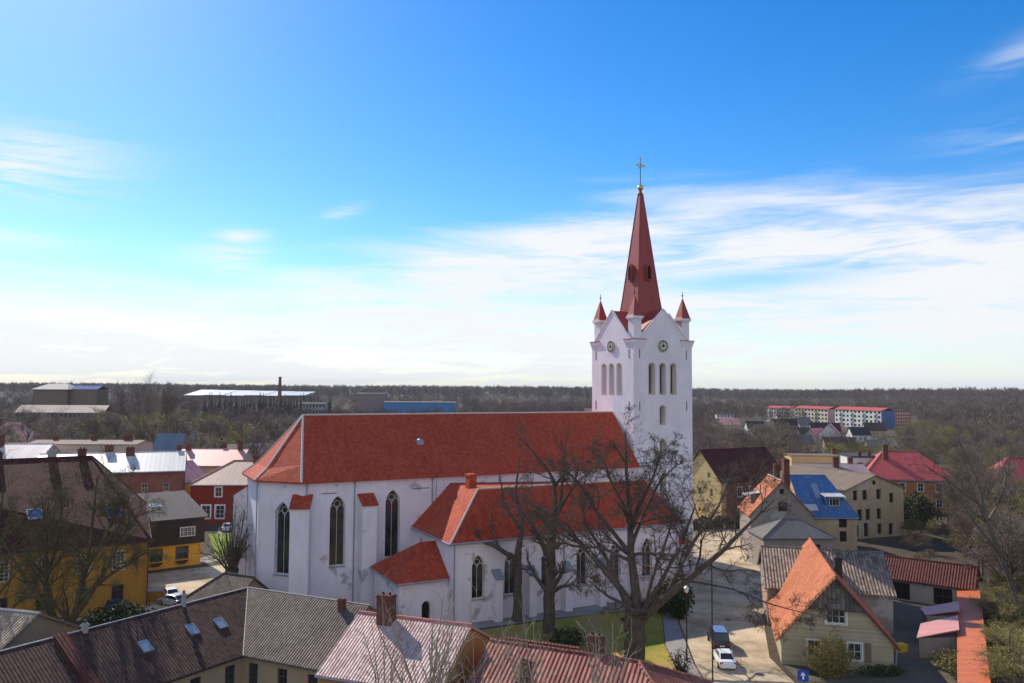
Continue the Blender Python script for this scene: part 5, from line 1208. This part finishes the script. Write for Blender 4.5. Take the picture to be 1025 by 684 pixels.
def spruce(x, y, H, label, group, name='spruce_tree'):
    t = thing(name, label, 'tree', (x, y, float(terr(x, y))), group); s = H / 14; t.scale = (s, s, s); t.rotation_euler = (0, 0, random.uniform(0, 6))
    for nm, me, mt in (('trunk', ctr, BARK), ('crown', random.choice(CON), SPRUCE)):
        o = bpy.data.objects.new(nm, me); COL.objects.link(o); o.parent = t
        if not me.materials: me.materials.append(mt)
spruce(-79.5, 218, 14.5, 'dark fir, the left one of the pair beside the salmon roof', None, 'fir_tree')
spruce(-75.2, 219, 14.0, 'dark fir, the right one of the pair beside the salmon roof', None, 'fir_tree')
spruce(-229, 480, 17, 'tall dark spruce rising above the bare wood at far left', None)
for k in range(46):
    p = 205 + 130 * (k + random.uniform(-.4, .4)) / 46; y = random.uniform(690, 740); spruce((p - 512.5) / 790 * y, y, random.uniform(18, 24), 'dark spruce in the straight row under the long white roof', 'row of dark spruces')

# wooded distance: nobody could count these
def woods(name, mat, n, px, Yr, Hr, K, seed, conif=False, blade=(2.2, 4.6), bw=(.25, .5), crown_w=.36, cond=None, bias=1.0):
    rg = np.random.default_rng(seed)
    p = rg.uniform(*px, n); y = Yr[0] * (Yr[1] / Yr[0]) ** (rg.uniform(0, 1, n) ** bias); x = (p - 512.5) / 790 * y
    if cond is not None:
        k = cond(x, y, p); x, y = x[k], y[k]
    n = len(x); H = rg.uniform(*Hr, n); z = terr(x, y)
    c = np.repeat(np.stack([x, y, z], 1), K, 0); Hh = np.repeat(H, K); m = n * K
    if conif:
        t = rg.uniform(.08, 1, m); a = rg.uniform(0, 6.283, m); r = Hh * .2 * (1 - t) * rg.uniform(.5, 1.1, m)
        q = c + np.stack([np.cos(a) * r, np.sin(a) * r, Hh * t], 1); d = np.stack([np.cos(a) * .8, np.sin(a) * .8, np.full(m, -.35)], 1); L = Hh * .12 * (1.2 - t) + .6
        w = L * .5
        w0 = q - d * L[:, None] * .5
    else:
        u = unit(rg.normal(0, 1, (m, 3))) * rg.uniform(.25, 1, (m, 1)) ** .45
        q = c + np.stack([u[:, 0] * Hh * crown_w, u[:, 1] * Hh * crown_w, Hh * (.58 + .40 * u[:, 2])], 1)
        d = unit(u * np.array((1, 1, .8)) + np.array((0, 0, .75)) + rg.normal(0, .25, (m, 3))); L = rg.uniform(*blade, m) * Hh / 13; w = rg.uniform(*bw, m) * Hh / 13
        w0 = q - d * L[:, None] * .5
    s = unit(np.cross(d, rg.normal(0, 1, (m, 3))))
    v = np.stack([w0 - s * w[:, None] * .5, w0 + s * w[:, None] * .5, w0 + d * L[:, None]], 1).reshape(-1, 3)
    o = link(name, np_mesh(name, v, np.arange(len(v)).reshape(-1, 3)), None, mat); ORIG[o.name] = np.zeros(3); o['kind'] = 'stuff'; return o
def gap(x, y, p):      # leave the built-up clearings open
    k = ~((p > 708) & (p < 922) & (y > 330) & (y < 640))
    k &= ~((p > 0) & (p < 110) & (y > 440) & (y < 600)); k &= ~((p > 160) & (p < 215) & (y > 380) & (y < 560)); k &= ~((p > 200) & (p < 338) & (y > 600) & (y < 900)); k &= ~((p > 345) & (p < 475) & (y > 590) & (y < 760))
    return k
woods('bare_woodland', FOREST, 5200, (-60, 1090), (480, 1600), (10, 16), 100, 61, blade=(1.2, 2.6), bw=(.18, .4), cond=gap)
woods('budding_woodland', BTWIG[2], 420, (-60, 1090), (430, 900), (8, 12), 100, 62, blade=(1.2, 2.6), bw=(.15, .35), cond=gap)
woods('brown_woodland', BTWIG[1], 1300, (480, 1090), (430, 1100), (10, 15), 100, 66, blade=(1.2, 2.6), bw=(.15, .35), cond=gap)
woods('distant_woods', FOREST, 4200, (-80, 1100), (1500, 3400), (16, 23), 50, 63, blade=(2.4, 4.6), bw=(.6, 1.3))
woods('distant_pines', PINEF, 2400, (-80, 1100), (1700, 3200), (17, 25), 22, 64, conif=True, cond=lambda x, y, p: (np.sin(p * .021 + 1) + np.sin(p * .047) > -.2))
woods('near_woodland', BTWIG[0], 1200, (-60, 1090), (300, 560), (9, 13), 240, 67, blade=(1.2, 2.6), bw=(.06, .16), cond=gap)
woods('evergreen_clumps', PINEF, 420, (60, 480), (820, 1500), (15, 22), 60, 70, conif=True, cond=lambda x, y, p: (np.sin(p * .06 + y * .004) > .35) & ~((p > 180) & (p < 310) & (y < 960)))
woods('low_scrub', BTWIG[1], 500, (700, 925), (340, 600), (2.5, 4.5), 26, 65, crown_w=.6, cond=lambda x, y, p: (p < 770) | (y > 520))

woods('undergrowth', BTWIG[1], 620, (900, 1100), (64, 175), (1.6, 5.0), 240, 68, blade=(2.6, 6.0), bw=(.05, .13), crown_w=.75, cond=lambda x, y, p: (x > 42.6 + (y - 66) * .565) & ((x > 62 + (y - 105) * .45) | (y < 102)))
woods('olive_undergrowth', BTWIG[2], 420, (900, 1100), (64, 175), (1.2, 3.0), 220, 69, blade=(2.6, 6.0), bw=(.05, .13), crown_w=.8, cond=lambda x, y, p: (x > 42.6 + (y - 66) * .565) & ((x > 62 + (y - 105) * .45) | (y < 102)))

# the air: faint blue grey haze over the far woods
hz_m = bpy.data.materials.new('haze_air'); hz_m.use_nodes = True; hn = hz_m.node_tree; hn.nodes.clear()
ho = hn.nodes.new('ShaderNodeOutputMaterial'); hv = hn.nodes.new('ShaderNodeVolumePrincipled'); hn.links.new(hv.outputs[0], ho.inputs['Volume'])
hv.inputs['Color'].default_value = (.86, .88, .95, 1); hv.inputs['Density'].default_value = 0.00007; hv.inputs['Anisotropy'].default_value = 0.0
hz = MB(); hz.solid([(-9300, -9300, -12), (9300, -9300, -12), (9300, 9300, -12), (-9300, 9300, -12)], (0, 0, 112)); hzo = hz.build('haze', hz_m); hzo['kind'] = 'stuff'

# ------------------------------------------------------------------ the town beyond
def block(name, label, p, ad, L, D, h, wallm, roofm, floors, cols, balc=None, cat='building', roof_h=.5, end_m=None, z0=None, red=None, windows=True):
    """far apartment block: walls, roof, a grid of windows and balcony stacks"""
    a = V3((ad[0], ad[1])); a /= np.linalg.norm(a); b = np.array((-a[1], a[0])); p = V3(p)[:2]; P = lambda s, t, z: (*(p + a * s + b * t), z)
    zb = float(terr(*(p + a * L / 2))) if z0 is None else z0
    t = thing(name, label, cat, P(L / 2, D / 2, zb))
    MB().prism([P(0, 0, 0)[:2], P(L, 0, 0)[:2], P(L, D, 0)[:2], P(0, D, 0)[:2]], zb - 1, zb + h).build('wall', wallm, t)
    if end_m is not None:
        MB().prism([P(L + .02, 0, 0)[:2], P(L + .3, 0, 0)[:2], P(L + .3, D, 0)[:2], P(L + .02, D, 0)[:2]], zb - 1, zb + h).build('end_wall', end_m, t)
    ov = .5; ht = zb + h
    MB().slab([[P(-ov, -ov, ht + .05), P(L + ov, -ov, ht + .05), P(L + ov, D / 2, ht + roof_h), P(-ov, D / 2, ht + roof_h)], [P(L + ov, D + ov, ht + .05), P(-ov, D + ov, ht + .05), P(-ov, D / 2, ht + roof_h), P(L + ov, D / 2, ht + roof_h)]], .25).build('roof', roofm, t)
    F = Face(p, a); fh = h / floors
    if windows:
        for j in range(floors):
            for i in range(cols):
                s = L * (i + .5) / cols
                if balc and i % balc == balc // 2:
                    m = MB(); m.solid([F.at(s - 1.5, zb + j * fh + .3, 0), F.at(s + 1.5, zb + j * fh + .3, 0), F.at(s + 1.5, zb + j * fh + 1.4, 0), F.at(s - 1.5, zb + j * fh + 1.4, 0)], F.n * 1.2); m.build('balcony', red or PANELW, t)
                z_ = zb + j * fh + fh * .34; w_ = L / cols * .48; q = [F.at(s - w_ / 2, z_, .02), F.at(s + w_ / 2, z_, .02), F.at(s + w_ / 2, z_ + fh * .48, .02), F.at(s - w_ / 2, z_ + fh * .48, .02)]
                MB().solid(q, F.n * .06).build('window', GLASS, t)
    return t
def xp(px, y): return (px - 512.5) / 790 * y
RROOF = m_plain('apartment_red_roof', (.42, .07, .06), .7)
block('apartment_block', 'white apartment block with blue end wall and long red roof', (xp(836, 610), 612), (.3, -.95), 48, 12, 13.0, PANELW, RROOF, 4, 12, 3, end_m=BLUEW, roof_h=2.2)
block('apartment_block', 'cream apartment block with green balconies just left of the blue ended one', (xp(797, 660), 664), (.3, -.95), 40, 12, 12.6, m_plaster('panel_cream', (.6, .55, .42), .2), RROOF, 4, 10, 4, end_m=m_plain('mauve_end', (.34, .25, .25), .9), red=m_plain('olive_balcony', (.25, .3, .1), .8), roof_h=2.0)
block('apartment_block', 'pale apartment block at left end of the red roofed row', (xp(768, 700), 704), (.3, -.95), 32, 12, 12.0, PANELW, RROOF, 4, 9, 3, roof_h=1.8)
block('apartment_block', 'salmon flat roofed apartment block at right end of the row', (xp(891, 590), 592), (.97, .2), 17.5, 12, 12.4, PANELO, IRON, 5, 8, 0, end_m=m_plain('violet_end', (.10, .08, .14), .9), roof_h=.5)
block('white_block', 'small white flat roofed block on the slope right of the tower', (xp(717, 620), 620), (.98, -.15), 13, 9, 8.6, PANELW, IRON, 3, 5, 0)
house('cream_cottage', 'tiny cream house left of the small white block', 'house', (xp(708, 590), 590), (1, 0), 7.5, 8, 3.6, 6.4, PANELW, BROWNROOF, gut=False, base=0, win=[('b0', 2.2, 1.2, 1, 1.4), ('b0', 5, 1.2, 1, 1.4)], loop_cut=False)
for (px, y, ad, La, Lb, he, hr, wm, rm, lab) in (
        (838, 385, (.5, .87), 9, 9, 6.5, 11.6, PANELW, REDMETAL, 'white house with crimson roof below the apartment row'),
        (800, 405, (1, -.2), 11, 9, 4.5, 8.8, ORBRICK, IRON, 'orange walled house under dark roof below the cream apartments'),
        (812, 445, (1, -.1), 16, 9, 4.6, 9.6, BEIGEW, DBOARD, 'long dark roofed house below the cream apartments'),
        (784, 425, (1, .1), 10, 9, 4.2, 8.6, PANELO, SLATE if 'SLATE' in globals() else GREYROOF, 'pink walled cottage under grey roof among bare shrubs'),
        (776, 480, (1, 0), 14, 10, 4.5, 10.4, BEIGEW, DBOARD, 'house with big dark roof below the leftmost apartment block'),
        (826, 350, (1, -.1), 13, 9, 3.4, 7.2, OLDW, DBOARD, 'low dark shed roof house beside green budding bushes'),
        (748, 500, (1, 0), 11, 8, 4, 8.2, PANELW, IRON, 'white cottage under dark roof right of the small white block'),
        (868, 345, (1, -.1), 9, 7, 3.4, 6.4, BEIGEW, GREYROOF, 'small beige house above the parapet block'),
        (757, 470, (1, .2), 6, 7, 3.6, 7.2, PANELW, GREYROOF, 'small white gable among the bare slope trees'),
        (832, 470, (1, 0), 8, 8, 4, 8, PANELW, PMETAL, 'white house with faded pink roof under the red roofed blocks'),
        (708, 330, (.4, .9), 6, 5, 3.6, 6.2, PANELW, GREYROOF, 'tiny white gable in the trees right of the tower'),
        (722, 540, (1, -.1), 12, 9, 4.5, 8.4, BEIGEW, PMETAL, 'beige house with faded pink roof just below the small white block'),
        (800, 520, (.9, .4), 12, 9, 5, 9.6, PANELW, GREYROOF, 'white walled house with grey roof tucked under the apartments'),
        (818, 395, (.8, .6), 10, 8, 4.4, 8.8, OLDW, PMETAL, 'tan house with rusty pink roof among green bushes'),
        (852, 430, (1, 0), 10, 8, 4.2, 8.0, PANELW, IRON, 'white house with black roof under the blue end wall'),
        (865, 480, (1, -.2), 12, 9, 4.2, 8.4, OLDW, DBOARD, 'tan house with brown roof below the salmon block'),
        (790, 360, (1, 0), 11, 8, 3.8, 7.6, PALEY, GREYROOF, 'pale yellow cottage with grey roof below the pink walled one'),
        (775, 385, (.8, .6), 9, 8, 3.8, 7.6, PANELW, DBOARD, 'white cottage with dark steep roof in the scrub'),
        (500, 640, (1, 0), 16, 9, 6.5, 9.5, PANELW, GREYROOF, 'white house just above the middle of the church ridge'),
        (586, 620, (1, 0), 14, 9, 8.5, 12.5, PANELO, PMETAL, 'pinkish house just left of the tower above the ridge'),
        (461, 600, (1, 0), 9, 8, 8, 12.6, PALEY, BROWNROOF, 'yellow green house at right end of the long blue hall')):
    b0 = float(terr(xp(px, y), y)); 
    house('small_house', lab, 'house', (xp(px, y), y), ad, La, Lb, b0 + he, b0 + hr, wm, rm, gut=False, cap=False, over=.4, base=b0 - .5, loop_cut=False,
          win=[('b0', s, b0 + 1.3, 1.1, 1.5, dict(depth=-.03)) for s in np.arange(1.8, La - .8, 2.6)] + [('a0', s, b0 + 1.3, 1.1, 1.5, dict(depth=-.03)) for s in np.arange(1.8, Lb - .8, 2.8)])
block('brick_hall', 'big brown hall with pale hipped roof on the left horizon', (xp(33, 560), 562), (1, 0), 24, 20, 25, m_plaster('hall_brown', (.20, .14, .11), .3), IRON, 4, 8, 0, roof_h=.3, windows=False)
MB().slab([[(xp(33, 560) - 1, 561, 25.4), (xp(33, 560) + 25, 561, 25.4), (xp(33, 560) + 19, 572, 29.4), (xp(33, 560) + 5, 572, 29.4)], [(xp(33, 560) + 25, 561, 25.4), (xp(33, 560) + 25, 583, 25.4), (xp(33, 560) + 19, 572, 29.4)], [(xp(33, 560) - 1, 583, 25.4), (xp(33, 560) - 1, 561, 25.4), (xp(33, 560) + 5, 572, 29.4)], [(xp(33, 560) + 25, 583, 25.4), (xp(33, 560) - 1, 583, 25.4), (xp(33, 560) + 5, 572, 29.4), (xp(33, 560) + 19, 572, 29.4)]], .3).build('hip_roof', m_plain('hall_roof', (.42, .39, .34), .8), [o for o in bpy.data.objects if o.name.startswith('brick_hall')][0])
block('blue_topped_hall', 'brown hall with blue roof band joined right of the pale hipped one', (xp(67, 560), 566), (1, 0), 19, 16, 25.5, MATS['hall_brown'], BLUEW, 4, 6, 0, roof_h=2.6, windows=False)
block('school_building', 'long mauve grey three storey building behind trees at far left', (xp(12, 450), 455), (1, .02), 50, 13, 12.5, m_plaster('mauve_wall', (.22, .165, .165), .2), m_seam('mauve_sheet', (.15, .10, .10), 1), 3, 20, 0, roof_h=4.2)
wl = thing('white_roofed_factory', 'very long factory with bright white roofs on the left horizon', 'factory', (-300, 905, float(terr(-300, 905))))
zt = float(terr(-300, 905))
MB().prism([(-372, 900), (-236, 900), (-236, 950), (-372, 950)], zt - 2, 18).build('wall', MATS['hall_brown'], wl)
for k in range(6):
    x0 = -373 + k * 23; MB().slab([[(x0, 898, 18.2 + (k % 2) * .5), (x0 + 22.5, 898, 18.2 + (k % 2) * .5), (x0 + 22.5, 950, 24.2 - k * .3), (x0, 950, 24.2 - k * .3)]], .5).build('roof', WMETAL, wl)
st = thing('factory_chimney', 'tall brick factory chimney on the horizon left of the ridge', 'chimney', (-258, 880, float(terr(-258, 880))))
f = MB(); zz = float(terr(-258, 880)); f.lathe((-258, 880, zz), [(2.6, 0), (1.5, 39 - zz - 1.2), (1.75, 39 - zz - .8), (1.75, 39 - zz)], 14); f.build('stack', CHIMB, st)
f = MB(); f.lathe((-258, 880, 39.0), [(1.4, 0.01), (1.4, .3)], 14); f.build('rim', IRON, st)
block('blue_hall', 'long low hall with bright blue wall just above the church ridge', (xp(384, 640), 645), (1, .02), 58, 18, 16.2, m_plain('hall_blue', (.05, .19, .42), .6), GREYROOF, 2, 14, 0, roof_h=.6, windows=False)
block('grey_tower_block', 'pinkish grey block behind bare trees above the church ridge', (xp(357, 660), 662), (1, .02), 24, 12, 23, m_plaster('pinkish_grey', (.24, .185, .19), .2), GREYROOF, 6, 6, 0, windows=False)
block('pale_low_block', 'low pale grey block left of the pinkish grey one', (xp(303, 560), 562), (1, .02), 16, 10, 16.5, m_plaster('pale_grey', (.28, .27, .28), .2), GREYROOF, 4, 7, 0)
sheet('meadow', [(-215, 400), (-188, 400), (-215, 470), (-252, 470)], m_ground('pale_meadow', [(.3, (.30, .30, .10)), (.7, (.40, .38, .16))], .05, 1), .4)
sheet('allotment', [(-118, 268), (-108, 262), (-104, 300), (-118, 300)], LAWN2, .06)
sheet('field', [(105, 325), (128, 330), (132, 372), (108, 372)], m_ground('olive_field', [(.3, (.10, .11, .03)), (.7, (.17, .17, .05))], .1, 1), .05)

# ------------------------------------------------------------------ cars
def car(name, label, x, y, rz, paint, kind='sedan', group=None):
    t = thing(name, label, 'car' if kind != 'van' else 'van', (0, 0, 0), group)
    L, W = (4.6, 1.8) if kind != 'van' else (4.7, 1.9)
    if kind == 'sedan':   # stations along length: (y, half width, z belt, z low)
        st = [(-2.3, .66, .62, .38), (-2.22, .82, .92, .28), (-1.7, .89, .98, .2), (-.6, .9, .97, .18), (.7, .9, .93, .18), (1.5, .88, .84, .2), (2.15, .80, .70, .26), (2.3, .60, .52, .38)]
        gh = [(-1.75, .74, .98), (-1.05, .62, 1.40), (.25, .63, 1.43), (1.05, .72, .93)]
    else:
        st = [(-2.35, .80, .66, .36), (-2.3, .9, 1.05, .3), (-1.6, .95, 1.08, .2), (0, .95, 1.06, .2), (1.2, .94, 1.02, .2), (1.6, .92, .98, .22), (2.2, .82, .80, .3), (2.35, .65, .6, .4)]
        gh = [(-2.28, .84, 1.06), (-2.05, .74, 1.86), (.6, .74, 1.88), (1.5, .80, 1.0)]
    m = MB(); vs = []
    for yy, hw, zb, zl in st: vs += [(-hw * .9, yy, zl), (-hw, yy, (zl + zb) * .52), (-hw * .95, yy, zb), (hw * .95, yy, zb), (hw, yy, (zl + zb) * .52), (hw * .9, yy, zl)]
    fs = []
    for k in range(len(st) - 1):
        for i in range(6): fs.append((k * 6 + i, k * 6 + (i + 1) % 6, (k + 1) * 6 + (i + 1) % 6, (k + 1) * 6 + i))
    n = len(st) - 1; fs += [tuple(range(6))[::-1], tuple(n * 6 + i for i in range(6))]; m.add(vs, fs)
    (y0, w0, z0), (y1, w1, z1), (y2, w2, z2), (y3, w3, z3) = gh
    roof = [(-w1, y1, z1), (w1, y1, z1), (w2, y2, z2), (-w2, y2, z2)]; basep = [(-w0, y0, z0 - .04), (w0, y0, z0 - .04), (w3, y3, z3 - .04), (-w3, y3, z3 - .04)]
    m.add(roof + basep, [(0, 1, 2, 3), (1, 0, 4, 5), (2, 1, 5, 6), (3, 2, 6, 7), (0, 3, 7, 4), (7, 6, 5, 4)])
    body = m.build('body', paint, t, False)
    bv = body.modifiers.new('bevel', 'BEVEL'); bv.width = .05; bv.segments = 2
    def pane(nm, a, b, c, d, k=.86, off=.012):
        q = [V3(p) for p in (a, b, c, d)]; ce = sum(q) / 4; nrm = np.cross(q[1] - q[0], q[3] - q[0]); nrm /= np.linalg.norm(nrm)
        if np.dot(nrm, ce - np.array((0, 0, .8))) < 0: nrm = -nrm
        MB().solid([ce + (p - ce) * k + nrm * .002 for p in q], nrm * off).build(nm, GLASS, t)
    pane('rear_window', basep[0], basep[1], roof[1], roof[0]); pane('windscreen', basep[2], basep[3], roof[3], roof[2])
    pane('side_window', basep[1], basep[2], roof[2], roof[1]); pane('side_window', basep[3], basep[0], roof[0], roof[3])
    for sx in (-1, 1):
        for yy in (-1.4, 1.4):
            w = MB().cyl((sx * (W / 2 - .2), yy, .32), (sx * (W / 2 + .01), yy, .32), .32, n=18).build('wheel', TYRE, t)
            MB().cyl((sx * (W / 2 + .012), yy, .32), (sx * (W / 2 + .03), yy, .32), .2, n=14).build('rim', RIM, w)
        MB().box((sx * .66, st[1][0] - .02, .62), .3, .06, .22).build('tail_light', REDLAMP, t)
        MB().box((sx * .6, st[-2][0] + .04, .52), .3, .1, .14).build('headlight', SIGNW, t)
        MB().box((sx * (W / 2 + .08), .85, .9), .18, .1, .13).build('mirror', paint, t)
    MB().box((0, st[0][0] - .03, .5), .5, .03, .12).build('number_plate', SIGNW, t)
    MB().box((0, st[0][0] + .02, .3), 1.4, .1, .14).build('bumper', paint, t)
    if kind == 'van':
        MB().box((0, -.7, 1.885), 1.36, 2.5, .02).build('roof_panel', m_plain('blue_van_roof', (.10, .16, .34), .2, .6), t)
    t.location = (x, y, .024); t.rotation_euler = (0, 0, R(rz)); return t
car('parked_sedan', 'white sedan parked behind the black van on the gravel road', 21.9, 82.6, -4, WPAINT)
car('parked_van', 'black people carrier with bluish roof parked ahead of the white sedan', 22.9, 88.6, -5, DPAINT, 'van')
car('parked_car', 'white car parked by the corner of the ochre house', -45.0, 106.2, 35, WPAINT)
car('parked_car', 'silver car parked just behind the dark roof ridge on the square', -43.2, 103.0, 60, GPAINT)
car('parked_car', 'silver car parked by the red boarded house beside the apse', -55.4, 156, 15, GPAINT)
car('parked_car', 'dark blue car parked below the ochre wall', -49.8, 100.4, 58, BPAINT)

# ------------------------------------------------------------------ posts, signs, small things
def post(name, label, x, y, h, r=.06, cat='post', lamp=False, z=0.0):
    t = thing(name, label, cat, (x, y, z)); MB().cyl((x, y, z), (x, y, z + h), r * 1.3, r, 8).build('pole', IRON, t); MB().lathe((x, y, z), [(r * 2.6, 0), (r * 2.2, .25), (r * 1.3, .5)], 8).build('base', IRON, t)
    if lamp:
        MB().lathe((x, y, z + h), [(.09, 0), (.2, .12), (.26, .5), (.3, .52), (.05, .75)], 8).build('lantern', SIGNW, t)
    return t
post('street_lamp', 'slim black lamp post on the lawn edge right of the oak', 18.2, 83.0, 7.0, .06, 'street lamp', True)
post('utility_pole', 'tall thin dark pole rising left of the parked cars', 18.95, 75.5, 11.8, .055, 'pole')
sg_ = thing('arrow_sign', 'blue square sign with white upward arrow at the road edge', 'road sign', (26.2, 72.2, 0))
MB().cyl((26.2, 72.25, 0), (26.2, 72.25, 3.0), .045, n=8).build('pole', GREYMETAL, sg_)
Fg = Face((26.2, 72.2), (.97, -.24))
pl = MB().solid([Fg.at(-.47, 2.05, .02), Fg.at(.47, 2.05, .02), Fg.at(.47, 2.99, .02), Fg.at(-.47, 2.99, .02)], Fg.n * .03).build('plate', SIGNB, sg_)
MB().solid([Fg.at(a, 2.05 + b, .052) for a, b in ((-.08, .15), (.08, .15), (.08, .5), (.24, .5), (0, .82), (-.24, .5), (-.08, .5))], Fg.n * .006).build('arrow', SIGNW, pl)
ib = thing('notice_board', 'pale lilac notice board with dark emblem at foot of the tower', 'notice board', (28.6, 121.5, 0))
Fi = Face((28.4, 121), (.97, -.24))
bd = MB().solid([Fi.at(-1.05, .5, 0), Fi.at(1.05, .5, 0), Fi.at(1.05, 2.5, 0), Fi.at(-1.05, 2.5, 0)], Fi.n * .08).build('board', LILAC, ib)
for s in (-.9, .9): MB().cyl(Fi.at(s, 0, -.04), Fi.at(s, 2.5, -.04), .05, n=6).build('leg', IRON, ib)
m = MB(); m.solid([Fi.at(.42, .8, .085), Fi.at(.58, .8, .085), Fi.at(.58, 1.8, .085), Fi.at(.42, 1.8, .085)], Fi.n * .01); m.solid([Fi.at(.2, 1.35, .1), Fi.at(.8, 1.35, .1), Fi.at(.8, 1.5, .1), Fi.at(.2, 1.5, .1)], Fi.n * .01); m.build('emblem', m_plain('emblem_violet', (.10, .07, .25), .7), bd)

# ------------------------------------------------------------------ bushes and hedges
def bush(name, label, c, rad, n, mat, seed, size=.13, stems=14, stemm=None, cat='bush', box=None, group=None):
    rg = np.random.default_rng(seed); t = thing(name, label, cat, (c[0], c[1], 0), group)
    if box is None:
        u = unit(rg.normal(0, 1, (n, 3))) * rg.uniform(.15, 1, (n, 1)) ** .4; lump = 1 + .25 * np.sin(u[:, 0:1] * 5 + 1) * np.cos(u[:, 1:2] * 4)
        pts = u * np.array(rad) * lump; pts[:, 2] = np.abs(pts[:, 2] * .55 + rad[2] * .5)
    else:
        L, W, Hh, ang = box; q = rg.uniform(-1, 1, (n, 3)); hx = Hh * (1 + .15 * np.sin(q[:, 0] * 9) + .1 * np.sin(q[:, 0] * 23))
        pts = np.stack([q[:, 0] * L / 2 * math.cos(ang) - q[:, 1] * W / 2 * math.sin(ang), q[:, 0] * L / 2 * math.sin(ang) + q[:, 1] * W / 2 * math.cos(ang), (q[:, 2] * .5 + .5) * hx], 1)
    o = link('foliage', leaf_mesh('foliage', rg, pts, size, .05, 1), t, mat)
    P = []; Rr = []
    for k in range(stems):
        e = pts[rg.integers(len(pts))]; s0 = np.array((e[0] * .3, e[1] * .3, 0)) if box is None else np.array((e[0], e[1], 0))
        p, r = smooth_line([s0, s0 * .4 + e * .6 + rg.normal(0, .1, 3), e], .05, .015, 5); P.append(p); Rr.append(r)
    link('stems', tubes_mesh('stems', [(np.concatenate(P), np.concatenate(Rr), 4)]), t, stemm or MOSSBARK); return t
bush('yellow_shrub', 'ochre yellow twiggy shrub before the cream gabled house', (31.4, 79.0), (2.6, 1.6, 3.8), 5200, FORS, 71, .07, 120, FORS)
bush('ivy_bush', 'dark ivy covered bush beside the gravel road right of the oak', (20.6, 98.5), (1.9, 1.7, 5.2), 2600, IVY, 72, .16, 20)
bush('ivy_bush', 'yellow green shrub at the foot of the oak on the right', (19.2, 101), (1.8, 1.6, 3.6), 1600, MATS['spring_buds'], 73, .13, 20)
bush('small_shrub', 'dark little shrub on the lawn right of the lamp post', (16.9, 79.8), (1.2, 1.1, 2.4), 420, IVY, 74, .08, 60)
bush('clipped_hedge', 'dark hedge under the pale yellow gable right of the tower', (41.5, 161), None, 4200, IVY, 75, .16, 10, box=(11, 2, 2.2, .2), cat='hedge')
bush('red_hedge', 'reddish brown creeper mass below the tan corner gable', (-42.5, 71.0), None, 5200, REDL, 76, .13, 20, box=(11, 4.5, 3.4, .2), cat='hedge')
bush('olive_shrub', 'olive shrub tangle beside the red creeper under the long dark roof', (-37.4, 69.0), (2.8, 2.4, 4.2), 2600, MATS['spring_buds'], 77, .1, 40)
bush('dark_shrub', 'dark evergreen shrub at the corner of ochre house and dark ridge', (-44.5, 92), (4.2, 2.0, 3.0), 2600, IVY, 78, .16, 12)
bush('ivy_shrub', 'low green shrub by the churchyard wall left of the oak', (6.2, 88), (2.4, 1.4, 1.8), 1300, IVY, 79, .12, 12)
bush('flower_shrub', 'low dark shrub at right corner of the cream gable', (36.6, 79.4), (2.6, .8, 1.0), 900, IVY, 80, .1, 8)
bush('slope_bush', 'large dark bush at the right corner of the old factory', (82.5, 163), (5, 4, 6.5), 3400, IVY, 81, .22, 16)
bush('moss_shrub', 'olive tangle at the orange shed below the rose lean-to', (44.4, 79.5), (2.2, 3.2, 2.2), 2000, MATS['spring_buds'], 82, .1, 40)

# ------------------------------------------------------------------ street clutter
for i, (x, y, lab) in enumerate(((24.6, 79.5, 'round iron manhole cover on the gravel road right of the white sedan'), (26.5, 98, 'round iron manhole cover on the gravel road beside the orange roofed house'))):
    t = thing('manhole_cover', lab, 'manhole cover', (x, y, .02)); MB().cyl((x, y, .022), (x, y, .04), .42, n=20).build('lid', IRON, t); MB().cyl((x, y, .021), (x, y, .03), .52, n=20).build('frame', CONC, t)
for x, y, h, lab in ((-2.2, 84.6, 3.2, 'thin bare shrub behind the garden wall, left one'), (3.2, 84.0, 3.6, 'thin bare shrub behind the garden wall, right one'), (9.2, 79.0, 3.0, 'thin bare shrub at the foot of the oak')):
    sapling('bare_shrub', lab, (x, y, 0), h, 9, 1.6, int(x * 10 + 500), bark=TWIG, r=.035)
